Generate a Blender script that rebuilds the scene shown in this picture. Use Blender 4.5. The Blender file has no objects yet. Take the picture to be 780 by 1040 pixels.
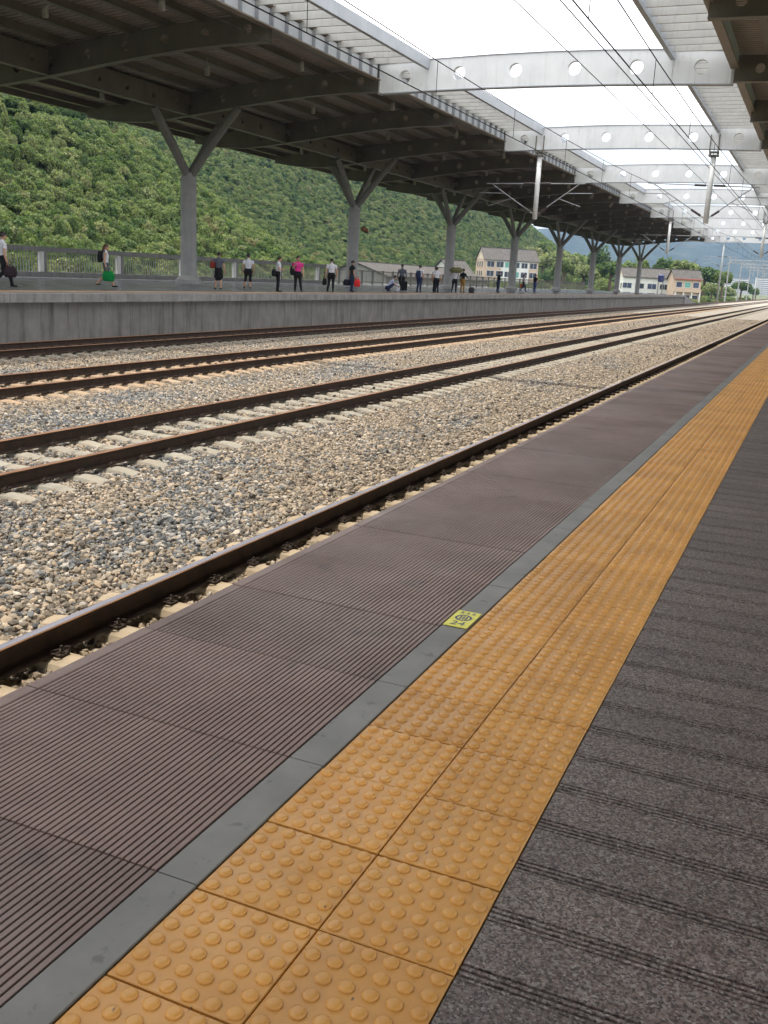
import bpy, math, random
import numpy as np
from mathutils import Vector, Matrix
random.seed(7); rng = np.random.default_rng(7)
R = math.radians
S = bpy.context.scene
C = S.collection

# ---------------------------------------------------------------- camera
cd = bpy.data.cameras.new('camera'); cam = bpy.data.objects.new('camera', cd); C.objects.link(cam)
cd.sensor_fit = 'HORIZONTAL'; cd.sensor_width = 36.0; cd.lens = 36.0*980.32/780.0
cd.clip_start = 0.05; cd.clip_end = 20000
yaw, pitch, roll = 0.405172, 0.2418025, 0.0506062
F = Vector((-math.sin(yaw)*math.cos(pitch), math.cos(yaw)*math.cos(pitch), -math.sin(pitch)))
Rt = Vector((math.cos(yaw), math.sin(yaw), 0)); U = Rt.cross(F)
Rr = math.cos(roll)*Rt + math.sin(roll)*U; Ur = -math.sin(roll)*Rt + math.cos(roll)*U
m = Matrix((Rr, Ur, -F)).transposed().to_4x4(); m.translation = Vector((0, 0, 1.1))
cam.matrix_world = m
S.camera = cam

# ---------------------------------------------------------------- sky, sun, exposure
w = bpy.data.worlds.new('World'); S.world = w; w.use_nodes = True
nt = w.node_tree; nt.nodes.clear()
SUN = Vector((-0.29, 0.07, 1.0)).normalized()
out = nt.nodes.new('ShaderNodeOutputWorld'); bg = nt.nodes.new('ShaderNodeBackground')
sky = nt.nodes.new('ShaderNodeTexSky'); sky.sky_type = 'NISHITA'; sky.sun_disc = False
sky.sun_elevation = math.asin(SUN.z); sky.sun_rotation = math.atan2(SUN.x, SUN.y)
sky.air_density = 1.0; sky.dust_density = 2.0
tc = nt.nodes.new('ShaderNodeTexCoord')
nz = nt.nodes.new('ShaderNodeTexNoise'); nz.inputs['Scale'].default_value = 2.2; nz.inputs['Detail'].default_value = 6; nz.inputs['Roughness'].default_value = 0.55
rp = nt.nodes.new('ShaderNodeValToRGB'); rp.color_ramp.elements[0].position = 0.36; rp.color_ramp.elements[0].color = (.12, .12, .12, 1)
rp.color_ramp.elements[1].position = 0.52; rp.color_ramp.elements[1].color = (.97, .97, .97, 1)
mx = nt.nodes.new('ShaderNodeMix'); mx.data_type = 'RGBA'
mx.inputs[7].default_value = (13.8, 13.6, 13.3, 1)
nt.links.new(tc.outputs['Generated'], nz.inputs['Vector']); nt.links.new(nz.outputs['Fac'], rp.inputs['Fac'])
nt.links.new(rp.outputs['Color'], mx.inputs[0]); nt.links.new(sky.outputs[0], mx.inputs[6])
nt.links.new(mx.outputs[2], bg.inputs['Color']); bg.inputs['Strength'].default_value = 0.15
nt.links.new(bg.outputs[0], out.inputs['Surface'])
sl = bpy.data.lights.new('sun', 'SUN'); sun = bpy.data.objects.new('sun', sl); C.objects.link(sun)
sl.energy = 3.7; sl.angle = R(0.6); sl.color = (1.0, 0.95, 0.86)
sun.rotation_euler = SUN.to_track_quat('Z', 'Y').to_euler(); sun.location = (-30, -20, 90)
S.view_settings.view_transform = 'Standard'; S.view_settings.look = 'None'
S.view_settings.gamma = 1.0; S.view_settings.use_curve_mapping = False
S.view_settings.exposure = 0.5
S.cycles.max_bounces = 6; S.cycles.diffuse_bounces = 4; S.cycles.glossy_bounces = 2; S.cycles.transmission_bounces = 2; S.cycles.volume_bounces = 0

# ---------------------------------------------------------------- material helpers
class NT:
    def __init__(s, name):
        s.m = bpy.data.materials.new(name); s.m.use_nodes = True; s.t = s.m.node_tree
        s.t.nodes.clear(); s.o = s.n('ShaderNodeOutputMaterial'); s.p = s.n('ShaderNodeBsdfPrincipled')
        s.l(s.p.outputs[0], s.o.inputs['Surface'])
    def n(s, k, **kw):
        x = s.t.nodes.new(k)
        for a, b in kw.items(): setattr(x, a, b)
        return x
    def l(s, a, b): s.t.links.new(a, b)
    def coord(s, kind='Object', scale=(1, 1, 1)):
        if kind == 'World': o = s.n('ShaderNodeNewGeometry').outputs['Position']
        else: o = s.n('ShaderNodeTexCoord').outputs[kind]
        mp = s.n('ShaderNodeMapping'); mp.inputs['Scale'].default_value = scale; s.l(o, mp.inputs['Vector']); return mp.outputs[0]
    def noise(s, vec, scale, detail=4, rough=.55):
        x = s.n('ShaderNodeTexNoise'); x.inputs['Scale'].default_value = scale; x.inputs['Detail'].default_value = detail
        x.inputs['Roughness'].default_value = rough; s.l(vec, x.inputs['Vector']); return x.outputs['Fac']
    def ramp(s, fac, stops, interp='LINEAR'):
        x = s.n('ShaderNodeValToRGB'); e = x.color_ramp; e.interpolation = interp
        while len(e.elements) > 1: e.elements.remove(e.elements[0])
        e.elements[0].position = stops[0][0]; e.elements[0].color = col(stops[0][1])
        for p, c in stops[1:]:
            k = e.elements.new(p); k.color = col(c)
        s.l(fac, x.inputs['Fac']); return x.outputs['Color']
    def mix(s, fac, a, b, mode='MIX'):
        x = s.n('ShaderNodeMix', data_type='RGBA', blend_type=mode)
        for v, i in ((fac, 0), (a, 6), (b, 7)):
            if isinstance(v, (int, float)): x.inputs[i].default_value = v
            elif isinstance(v, tuple): x.inputs[i].default_value = col(v)
            else: s.l(v, x.inputs[i])
        return x.outputs[2]
    def math(s, op, a, b=0.0):
        x = s.n('ShaderNodeMath', operation=op)
        for v, i in ((a, 0), (b, 1)):
            if isinstance(v, (int, float)): x.inputs[i].default_value = v
            else: s.l(v, x.inputs[i])
        return x.outputs[0]
    def bump(s, h, dist=.01, strength=.5):
        b = s.n('ShaderNodeBump'); b.inputs['Distance'].default_value = dist; b.inputs['Strength'].default_value = strength
        s.l(h, b.inputs['Height']); s.l(b.outputs[0], s.p.inputs['Normal'])
    def base(s, c, rough=.7, metal=0.0, spec=.4):
        if isinstance(c, tuple): s.p.inputs['Base Color'].default_value = col(c)
        else: s.l(c, s.p.inputs['Base Color'])
        if isinstance(rough, (int, float)): s.p.inputs['Roughness'].default_value = rough
        else: s.l(rough, s.p.inputs['Roughness'])
        s.p.inputs['Metallic'].default_value = metal; s.p.inputs['Specular IOR Level'].default_value = spec
        return s.m
    def rand(s): return s.n('ShaderNodeObjectInfo').outputs['Random']
def col(c): return (c[0], c[1], c[2], 1) if len(c) == 3 else c

def plain(name, c, rough=.6, metal=0., var=.25, scale=6, coord='Object', spec=.4):
    t = NT(name); v = t.coord(coord); n = t.noise(v, scale, 5)
    lo = tuple(x*(1-var) for x in c); hi = tuple(min(1, x*(1+var)) for x in c)
    return t.base(t.ramp(n, [(.3, lo), (.7, hi)]), rough, metal, spec)

M = {}
# ribbed edge panel: purplish brown ceramic, dirty
t = NT('ribbed_panel'); v = t.coord('World'); r = t.rand()
c = t.ramp(t.noise(v, 2.3, 6, .65), [(.3, (.172, .116, .100)), (.55, (.255, .176, .153)), (.75, (.322, .235, .203))])
c = t.mix(t.math('MULTIPLY', t.ramp(t.noise(v, 60, 2), [(.45, (0, 0, 0)), (.62, (1, 1, 1))]), .35), c, (.24, .20, .185))
c = t.mix(.8, c, t.ramp(r, [(0, (.62, .61, .63)), (.4, (.88, .84, .82)), (.8, (1.0, 1.0, 1.0)), (1, (1.16, 1.13, 1.12))]), 'MULTIPLY')
sp = t.ramp(t.noise(v, 5.5, 3), [(.62, (0, 0, 0)), (.74, (1, 1, 1))])
c = t.mix(t.math('MULTIPLY', sp, .55), c, (.07, .06, .06))
du = t.ramp(t.noise(v, .9, 5, .65), [(.45, (0, 0, 0)), (.70, (1, 1, 1))]); c = t.mix(t.math('MULTIPLY', du, .45), c, (.34, .29, .27))
t.bump(t.noise(v, 140, 2), .002, .4); M['ribbed'] = t.base(c, .62, 0, .45)
M['ribbed_groove'] = plain('ribbed_groove_dark', (.045, .034, .029), .9, var=.7, scale=4, coord='World')  # groove floors coloured darker than the ridge tops
# grey kerb strip
t = NT('kerb_strip'); v = t.coord('World')
c = t.ramp(t.noise(v, 3.5, 6, .6), [(.3, (.135, .135, .126)), (.7, (.215, .213, .20))])
c = t.mix(t.math('MULTIPLY', t.ramp(t.noise(v, 21, 3), [(.62, (0, 0, 0)), (.70, (1, 1, 1))]), .55), c, (.06, .06, .058))
M['kerb'] = t.base(c, .55)
# tactile tile
t = NT('tactile_tile'); v = t.coord('World'); r = t.rand()
c = t.ramp(t.noise(v, 4, 6, .6), [(.3, (.54, .262, .055)), (.7, (.66, .345, .085))])
c = t.mix(.6, c, t.ramp(r, [(0, (.76, .73, .70)), (.5, (.92, .92, .92)), (1, (1.04, 1.02, 1))]), 'MULTIPLY')
d = t.ramp(t.noise(v, 9, 7, .75), [(.50, (0, 0, 0)), (.78, (1, 1, 1))])
c = t.mix(t.math('MULTIPLY', d, .36), c, (.23, .13, .06))
sp = t.ramp(t.noise(t.coord('World', (1, .35, 1)), 42, 3), [(.715, (0, 0, 0)), (.75, (1, 1, 1))])
c = t.mix(t.math('MULTIPLY', sp, .8), c, (.06, .045, .035))
t.bump(t.noise(v, 220, 2), .0006, .3); M['tactile'] = t.base(c, t.ramp(t.noise(v, 6, 4), [(.3, (.36, .36, .36)), (.7, (.55, .55, .55))]), 0, .5)
M['joint'] = plain('joint_mortar', (.035, .03, .027), .9, var=.4, scale=30)
# speckled granite
t = NT('granite'); v = t.coord('World'); r = t.rand()
vo = t.n('ShaderNodeTexVoronoi'); vo.inputs['Scale'].default_value = 240; t.l(v, vo.inputs['Vector'])
sepr = t.n('ShaderNodeSeparateColor'); t.l(vo.outputs['Color'], sepr.inputs[0])
c = t.ramp(sepr.outputs[0], [(0, (.028, .024, .023)), (.30, (.076, .063, .059)), (.55, (.146, .112, .099)), (.8, (.160, .152, .145)), (1, (.25, .24, .228))])
c = t.mix(.7, c, t.ramp(t.noise(v, 60, 5, .7), [(.3, (.50, .45, .44)), (.7, (1.55, 1.50, 1.48))]), 'MULTIPLY')
c = t.mix(1., c, t.ramp(t.noise(v, 1.3, 6, .65), [(.3, (.78, .77, .77)), (.7, (1.12, 1.1, 1.1))]), 'MULTIPLY')
c = t.mix(1., c, t.ramp(r, [(0, (.84, .83, .83)), (1, (1.1, 1.08, 1.06))]), 'MULTIPLY')
gm = t.ramp(t.noise(v, 11, 2), [(.72, (0, 0, 0)), (.745, (1, 1, 1))]); c = t.mix(t.math('MULTIPLY', gm, .5), c, (.035, .032, .03))
M['granite'] = t.base(c, t.ramp(t.noise(v, 90, 3), [(.3, (.42, .42, .42)), (.7, (.68, .68, .68))]), 0, .5)
M['granite_groove'] = plain('granite_groove', (.05, .044, .041), .85, var=.4, scale=40)
# concretes
def concrete(name, a, b, streak=.5, stain=(.05, .048, .045), sc=1.0, rough=.85):
    t = NT(name); v = t.coord('World'); c = t.ramp(t.noise(v, 1.6*sc, 6, .6), [(.3, a), (.7, b)])
    vs = t.coord('World', (3.0*sc, 3.0*sc, .22*sc)); s_ = t.ramp(t.noise(vs, 1.4, 5, .65), [(.50, (0, 0, 0)), (.72, (1, 1, 1))])
    c = t.mix(t.math('MULTIPLY', s_, streak), c, stain)
    c = t.mix(t.math('MULTIPLY', t.ramp(t.noise(v, 30*sc, 3), [(.5, (0, 0, 0)), (.8, (1, 1, 1))]), .3), c, stain)
    t.bump(t.noise(v, 50*sc, 3), .004, .4); return t.base(c, rough)
M['wall'] = concrete('platform_wall_concrete', (.15, .145, .136), (.225, .217, .204), .75)
M['coping'] = concrete('coping_concrete', (.17, .168, .162), (.29, .283, .27), .6)
M['fence_conc'] = concrete('fence_concrete', (.20, .20, .195), (.28, .275, .265), .4)
M['column'] = concrete('column_paint', (.27, .27, .265), (.34, .34, .33), .25, (.12, .12, .115))
M['fork'] = concrete('shaded_fork_railing_paint', (.17, .165, .15), (.22, .21, .19), .25, (.09, .085, .08))  # column paint darkened to put the roof's shade into the arms; also railing grey
M['white_post'] = concrete('white_post', (.62, .62, .60), (.72, .72, .70), .25, (.3, .3, .28))
t = NT('deck_stone'); v = t.coord('World'); br = t.n('ShaderNodeTexBrick'); br.offset = 0; br.inputs['Scale'].default_value = 1.0
br.inputs['Brick Width'].default_value = .6; br.inputs['Row Height'].default_value = .6; br.inputs['Mortar Size'].default_value = .012
br.inputs['Color1'].default_value = (.085, .088, .094, 1); br.inputs['Color2'].default_value = (.12, .123, .13, 1); br.inputs['Mortar'].default_value = (.06, .06, .06, 1)
t.l(v, br.inputs['Vector']); M['deck'] = t.base(br.outputs['Color'], .13, 0, .25)
df = t.n('ShaderNodeBsdfDiffuse'); t.l(t.mix(1., br.outputs['Color'], (1.5, 1.5, 1.55), 'MULTIPLY'), df.inputs['Color'])
ms = t.n('ShaderNodeMixShader'); ms.inputs[0].default_value = .45; t.l(df.outputs[0], ms.inputs[1]); t.l(t.p.outputs[0], ms.inputs[2]); t.l(ms.outputs[0], t.o.inputs['Surface'])
M['far_strip'] = plain('warning_strip', (.36, .22, .12), .6, scale=2, coord='World')
# rail
t = NT('rail_side'); v = t.coord('World'); c = t.ramp(t.noise(v, 9, 5, .65), [(.3, (.014, .008, .005)), (.7, (.052, .027, .015))]); M['rail_side'] = t.base(c, .75)
t = NT('rail_top_rust'); v = t.coord('World', (1, .15, 1)); c = t.ramp(t.noise(v, 9, 5, .6), [(.3, (.11, .05, .03)), (.7, (.22, .12, .08))]); M['rail_top'] = t.base(c, .5, .3)
t = NT('rail_top_steel'); v = t.coord('World', (6, .15, 1)); c = t.ramp(t.noise(v, 9, 5, .6), [(.3, (.11, .11, .135)), (.7, (.19, .185, .215))]); M['rail_steel'] = t.base(c, .55, .25)
t = NT('rail_edge_rust'); v = t.coord('World', (1, .3, 1)); c = t.ramp(t.noise(v, 12, 5, .6), [(.3, (.20, .09, .035)), (.7, (.42, .22, .10))]); M['rail_edge'] = t.base(c, .7)
M['clip'] = plain('clip_iron', (.04, .026, .018), .8, var=.5, scale=20)
# sleepers: concrete, rust dust near the rails
def sleeper_mat(name, a, b, rust, amt):
    t = NT(name); v = t.coord('World'); r = t.rand(); c = t.ramp(t.noise(v, 7, 6, .6), [(.3, a), (.7, b)])
    c = t.mix(.5, c, t.ramp(r, [(0, (.75, .74, .72)), (1, (1.1, 1.08, 1.04))]), 'MULTIPLY')
    c = t.mix(t.math('MULTIPLY', t.ramp(t.noise(v, 2.2, 4), [(.35, (0, 0, 0)), (.7, (1, 1, 1))]), amt), c, rust)
    t.bump(t.noise(v, 90, 3), .003, .5); return t.base(c, .9)
M['sleeper'] = sleeper_mat('sleeper_concrete', (.215, .20, .165), (.315, .293, .245), (.27, .20, .125), .35)
M['sleeper_tan'] = sleeper_mat('sleeper_tan', (.29, .23, .155), (.38, .31, .22), (.33, .225, .125), .5)
M['sleeper_rust'] = sleeper_mat('sleeper_rust', (.29, .215, .14), (.38, .29, .20), (.28, .165, .09), .5)
# ballast stones: per-stone random value, world patches of blue-grey and tan
t = NT('ballast_stone'); v = t.coord('World')
at = t.n('ShaderNodeAttribute', attribute_name='tone')
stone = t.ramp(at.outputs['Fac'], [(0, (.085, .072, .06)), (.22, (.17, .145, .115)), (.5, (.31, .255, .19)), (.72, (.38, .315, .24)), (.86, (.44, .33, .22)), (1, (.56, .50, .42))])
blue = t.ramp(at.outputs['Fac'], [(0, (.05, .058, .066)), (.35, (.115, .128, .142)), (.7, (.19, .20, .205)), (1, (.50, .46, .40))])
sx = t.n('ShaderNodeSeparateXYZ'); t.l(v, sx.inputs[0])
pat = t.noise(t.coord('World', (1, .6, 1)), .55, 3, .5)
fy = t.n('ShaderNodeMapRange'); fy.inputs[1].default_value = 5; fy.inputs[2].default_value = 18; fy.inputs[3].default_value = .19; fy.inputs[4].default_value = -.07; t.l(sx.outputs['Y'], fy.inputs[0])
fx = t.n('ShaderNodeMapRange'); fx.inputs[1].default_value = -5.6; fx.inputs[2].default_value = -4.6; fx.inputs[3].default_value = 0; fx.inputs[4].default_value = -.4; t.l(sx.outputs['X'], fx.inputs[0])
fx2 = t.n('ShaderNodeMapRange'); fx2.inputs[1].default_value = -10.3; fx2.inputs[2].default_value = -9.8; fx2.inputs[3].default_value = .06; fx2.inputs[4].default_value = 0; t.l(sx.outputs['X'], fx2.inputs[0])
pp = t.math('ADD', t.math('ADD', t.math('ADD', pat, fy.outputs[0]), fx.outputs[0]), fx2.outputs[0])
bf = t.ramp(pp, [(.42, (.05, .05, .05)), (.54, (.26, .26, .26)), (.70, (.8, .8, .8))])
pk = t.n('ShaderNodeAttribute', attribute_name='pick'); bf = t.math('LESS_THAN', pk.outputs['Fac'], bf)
# rusty dust beside the rails of the third track
fr = t.math('SUBTRACT', 1.0, t.math('MINIMUM', 1.0, t.math('MULTIPLY', t.math('ABSOLUTE', t.math('ADD', sx.outputs['X'], 14.0)), .7)))
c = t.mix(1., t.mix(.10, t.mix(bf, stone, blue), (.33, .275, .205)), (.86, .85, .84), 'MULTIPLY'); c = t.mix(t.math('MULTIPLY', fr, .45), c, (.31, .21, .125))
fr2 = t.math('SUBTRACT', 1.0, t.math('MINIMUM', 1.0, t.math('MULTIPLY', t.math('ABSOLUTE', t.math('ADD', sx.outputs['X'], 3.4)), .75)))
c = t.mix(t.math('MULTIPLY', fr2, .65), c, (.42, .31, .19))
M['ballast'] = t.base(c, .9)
t = NT('ballast_bed'); v = t.coord('World')
c = t.ramp(t.noise(v, 14, 5, .75), [(.3, (.10, .092, .08)), (.5, (.27, .24, .20)), (.7, (.42, .38, .32))]); t.bump(t.noise(v, 14, 5, .75), .05, .7)
M['bed'] = t.base(c, .95)
# steel paints
def paint(name, a, b, rust=.15, rough=.5, rc=(.20, .12, .07)):
    t = NT(name); v = t.coord('World'); c = t.ramp(t.noise(v, .9, 5), [(.3, a), (.7, b)])
    vs = t.coord('World', (4, 4, .35)); c = t.mix(t.math('MULTIPLY', t.ramp(t.noise(vs, 1.5, 5, .65), [(.52, (0, 0, 0)), (.78, (1, 1, 1))]), rust), c, tuple(x*.45 for x in a))
    c = t.mix(t.math('MULTIPLY', t.ramp(t.noise(v, 2.6, 5, .7), [(.62, (0, 0, 0)), (.75, (1, 1, 1))]), rust), c, rc); return t.base(c, rough)
M['white_steel'] = paint('white_beam_paint', (.58, .60, .615), (.69, .705, .715), .28)
M['slat'] = paint('louvre_paint', (.36, .36, .345), (.46, .46, .435), .45)
M['tube'] = paint('edge_tube_paint', (.30, .325, .36), (.37, .395, .43), .2)
M['fascia'] = paint('fascia_paint', (.46, .49, .53), (.55, .58, .61), .2)
M['dark_steel'] = paint('rafter_paint', (.110, .099, .080), (.150, .136, .111), .3)
M['brown_steel'] = paint('edge_beam_paint', (.16, .13, .10), (.21, .175, .135), .3)
M['sheet'] = paint('roof_sheet_paint', (.27, .235, .195), (.34, .30, .25), .25)
M['galv'] = plain('galvanised_steel', (.30, .31, .32), .6, .1, .2, 3); M['white_tube'] = plain('drop_post_paint', (.68, .69, .69), .5, 0, .1, 3)
M['wire'] = plain('wire_copper', (.025, .025, .025), .9, 0., spec=.05)
M['insul'] = plain('insulator_glaze', (.05, .035, .035), .35)
M['lamp'] = plain('lamp_housing', (.30, .29, .27), .5)
# sticker
M['stick_y'] = plain('sticker_yellow', (.72, .68, .10), .5, var=.12, scale=25)
M['ink'] = plain('sticker_ink', (.05, .06, .12), .5)
# ground, grass, foliage
t = NT('field'); v = t.coord('World'); c = t.ramp(t.noise(v, .12, 8, .7), [(.3, (.035, .055, .018)), (.5, (.075, .095, .035)), (.7, (.15, .135, .07))]); M['field'] = t.base(c, .95)
t = NT('hill_soil'); v = t.coord('World'); c = t.ramp(t.noise(v, .06, 8, .7), [(.3, (.05, .085, .025)), (.7, (.10, .14, .05))]); M['hill'] = t.base(c, .95)
t = NT('far_mountain'); v = t.coord('World'); c = t.ramp(t.noise(v, .012, 9, .7), [(.35, (.012, .026, .016)), (.6, (.03, .048, .028)), (.78, (.09, .085, .06))]); M['mountain'] = t.base(c, .95)
def leafmat(name, stops, sc=.045):
    t = NT(name); oi = t.n('ShaderNodeObjectInfo'); at = t.n('ShaderNodeAttribute', attribute_name='tone')
    n = t.n('ShaderNodeTexNoise'); n.inputs['Scale'].default_value = sc; n.inputs['Detail'].default_value = 4; t.l(oi.outputs['Location'], n.inputs['Vector'])
    k = t.math('ADD', t.math('MULTIPLY', oi.outputs['Random'], .55), t.math('MULTIPLY', n.outputs['Fac'], .45))
    c = t.ramp(k, stops)
    c = t.mix(1., c, t.ramp(at.outputs['Fac'], [(0, (.55, .6, .5)), (.6, (1, 1, 1)), (1, (1.5, 1.4, 1.15))]), 'MULTIPLY')
    m_ = t.base(c, .6, 0, .3)
    tr = t.n('ShaderNodeBsdfTranslucent'); t.l(t.mix(1., c, (1.1, 1.25, .6), 'MULTIPLY'), tr.inputs['Color'])
    ms = t.n('ShaderNodeMixShader'); ms.inputs[0].default_value = .38; t.l(t.p.outputs[0], ms.inputs[1]); t.l(tr.outputs[0], ms.inputs[2]); t.l(ms.outputs[0], t.o.inputs['Surface'])
    return m_
M['leaf'] = leafmat('foliage', [(.12, (.035, .072, .026)), (.30, (.078, .130, .042)), (.46, (.128, .180, .062)), (.60, (.168, .210, .082)), (.76, (.21, .24, .115)), (.88, (.21, .15, .10))])
M['bark'] = plain('bark', (.12, .09, .065), .9, var=.4, scale=10)

# ---------------------------------------------------------------- mesh helpers
class MB:
    def __init__(s): s.v = []; s.f = []; s.mi = []; s.sm = False
    def quad(s, a, b, c, d, mi=0):
        i = len(s.v); s.v += [tuple(a), tuple(b), tuple(c), tuple(d)]; s.f.append((i, i+1, i+2, i+3)); s.mi.append(mi)
    def box(s, x0, x1, y0, y1, z0, z1, mi=0):
        i = len(s.v)
        s.v += [(x0, y0, z0), (x1, y0, z0), (x1, y1, z0), (x0, y1, z0), (x0, y0, z1), (x1, y0, z1), (x1, y1, z1), (x0, y1, z1)]
        for f in ((3, 2, 1, 0), (4, 5, 6, 7), (0, 1, 5, 4), (1, 2, 6, 5), (2, 3, 7, 6), (3, 0, 4, 7)):
            s.f.append(tuple(i+k for k in f)); s.mi.append(mi)
    def prism(s, poly, axis, a, b, mi=0, caps=True):
        # poly: 2-D points (counter-clockwise), extruded along axis 'x','y','z' from a to b
        def p(q, t): return {'x': (t, q[0], q[1]), 'y': (q[0], t, q[1]), 'z': (q[0], q[1], t)}[axis]
        i = len(s.v); n = len(poly); s.v += [p(q, a) for q in poly] + [p(q, b) for q in poly]
        for k in range(n): s.f.append((i+k, i+(k+1) % n, i+n+(k+1) % n, i+n+k)); s.mi.append(mi)
        if caps:
            s.f.append(tuple(i+k for k in range(n-1, -1, -1))); s.mi.append(mi)
            s.f.append(tuple(i+n+k for k in range(n))); s.mi.append(mi)
    def tube(s, pts, rads, seg=8, mi=0, flat=None, up=None, cap=True):
        pts = [Vector(p) for p in pts]
        if not hasattr(rads, '__len__'): rads = [rads]*len(pts)
        base = len(s.v); n = len(pts); X = None
        for k, p in enumerate(pts):
            d = (pts[min(k+1, n-1)]-pts[max(k-1, 0)]).normalized()
            if X is None:
                ref = Vector(up) if up is not None else (Vector((0, 0, 1)) if abs(d.z) < .9 else Vector((1, 0, 0)))
                X = (ref-d*ref.dot(d)).normalized()
            else: X = (X-d*X.dot(d)).normalized()
            Yv = d.cross(X); r = rads[k]; ra, rb = (r if hasattr(r, '__len__') else (r, r))
            for j in range(seg):
                a = 2*math.pi*j/seg; q = p+X*(ra*math.cos(a))+Yv*(rb*math.sin(a)); s.v.append(tuple(q))
        for k in range(n-1):
            for j in range(seg):
                a = base+k*seg+j; b = base+k*seg+(j+1) % seg; s.f.append((a, b, b+seg, a+seg)); s.mi.append(mi)
        if cap:
            s.f.append(tuple(base+j for j in range(seg-1, -1, -1))); s.mi.append(mi)
            s.f.append(tuple(base+(n-1)*seg+j for j in range(seg))); s.mi.append(mi)
    def lathe(s, prof, c=(0, 0, 0), seg=16, mi=0):
        s.tube([(c[0], c[1], c[2]+z) for r, z in prof], [max(r, 1e-4) for r, z in prof], seg, mi, up=(1, 0, 0))
    def ell(s, c, r, seg=10, rings=6, mi=0, rot=None):
        base = len(s.v)
        for i in range(rings+1):
            a = math.pi*i/rings
            for j in range(seg):
                b = 2*math.pi*j/seg; q = Vector((r[0]*math.sin(a)*math.cos(b), r[1]*math.sin(a)*math.sin(b), -r[2]*math.cos(a)))
                if rot: q = rot @ q
                s.v.append((c[0]+q.x, c[1]+q.y, c[2]+q.z))
        for i in range(rings):
            for j in range(seg):
                a = base+i*seg+j; b = base+i*seg+(j+1) % seg; s.f.append((a, b, b+seg, a+seg)); s.mi.append(mi)
    def mesh(s, name, mats, smooth=False):
        me = bpy.data.meshes.new(name); me.from_pydata(s.v, [], s.f)
        for m_ in (mats if isinstance(mats, (list, tuple)) else [mats]): me.materials.append(M[m_] if isinstance(m_, str) else m_)
        if any(s.mi): me.polygons.foreach_set('material_index', s.mi)
        if smooth: me.polygons.foreach_set('use_smooth', [True]*len(s.f))
        me.update(); return me
    def build(s, name, mats, parent=None, smooth=False, **kw): return link(name, s.mesh(name, mats, smooth), parent, **kw)
def link(name, me, parent=None, loc=(0, 0, 0), rot=(0, 0, 0), kind=None):
    o = bpy.data.objects.new(name, me); C.objects.link(o); o.location = loc; o.rotation_euler = rot
    if parent is not None: o.parent = parent
    if kind: o['kind'] = kind
    return o
def tag(o, label, cat, group=None):
    o['label'] = label; o['category'] = cat
    if group: o['group'] = group
    return o
def thing(name, label, cat, loc=(0, 0, 0), rotz=0.0, group=None):
    o = bpy.data.objects.new(name, None); C.objects.link(o); o.location = loc; o.rotation_euler = (0, 0, rotz)
    o.empty_display_size = .2
    return tag(o, label, cat, group)
def struct(name, mb, mats, parent=None, smooth=False):
    o = mb.build(name, mats, parent, smooth)
    if parent is None: o['kind'] = 'structure'
    return o
ORD = ['nearest', 'second', 'third', 'fourth', 'fifth', 'sixth', 'seventh', 'eighth', 'ninth', 'tenth', 'eleventh', 'twelfth']

# ================================================================= SETTING
# ground to the horizon
b = MB(); g = 9000; b.quad((-g, -g, -2.35), (g, -g, -2.35), (g, g, -2.35), (-g, g, -2.35)); struct('ground', b, 'field')
# trackbed with shoulders
b = MB(); b.prism([(-22.4, -2.4), (-.9, -2.4), (-.9, -1.525), (-22.4, -1.525)], 'y', -30, 215); struct('trackbed', b, 'bed')
b = MB(); b.prism([(-24.5, -2.4), (9.5, -2.4), (7.5, -1.53), (-22.6, -1.53)], 'y', 215.1, 900); struct('trackbed_beyond', b, 'bed')

# ---------------------------------------------------------------- near platform
pn = MB(); pn.box(-1.70, 16, -30, 200, -2.3, -.06); platform_near = struct('platform_near', pn, 'joint')
pw = MB(); pw.box(-1.735, -1.702, -30, 200, -2.2, -.075); pw.build('side_wall', 'wall', platform_near)
PX0, PX1 = -1.777, -.984
def ribbed_mesh(y0, y1, name):
    b = MB(); n = 48; p = (PX1-PX0-.046)/n; x = PX0; top, gr = 0.0, -.005
    prof = [(x, -.055), (x, -.006), (x+.004, top), (x+.042, top)]; x += .046
    mats = [0, 0, 0]
    for k in range(n):
        prof += [(x, gr), (x+p*.26, gr), (x+p*.34, top), (x+p*.96, top)]; mats += [0, 1, 0, 0]; x += p
    prof += [(PX1, top), (PX1, -.055)]; mats += [0, 0]
    for (a, c), mi in zip(zip(prof[:-1], prof[1:]), mats):
        b.quad((a[0], y0, a[1]), (c[0], y0, c[1]), (c[0], y1, c[1]), (a[0], y1, a[1]), mi)
    for y, s_ in ((y0, 1), (y1, -1)):
        i = len(b.v); b.v += [(q[0], y, q[1]) for q in prof]; f = list(range(i, i+len(prof)))
        b.f.append(tuple(f if s_ > 0 else f[::-1])); b.mi.append(0)
    return b.mesh(name, ['ribbed', 'ribbed_groove'])
rm = ribbed_mesh(.0025, .4975, 'ribbed_panel')
Y0 = 1.30 - 3*.5
for k in range(130):
    o = link('ribbed_panel', rm, platform_near, (random.uniform(-.0015, .0015), Y0+.5*k, random.uniform(-.0015, .0015)))
link('ribbed_panel', ribbed_mesh(Y0+65.003, 199.9, 'ribbed_panel_far'), platform_near, kind='stuff')
km = MB(); km.prism([(-.980, -.055), (-.892, -.055), (-.892, -.0025), (-.894, -.0005), (-.978, -.0005), (-.980, -.0025)], 'y', .0015, .4985); km = km.mesh('kerb_block', 'kerb')
for k in range(130): link('kerb_block', km, platform_near, (0, Y0+.5*k, random.uniform(-.001, .001)))
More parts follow.
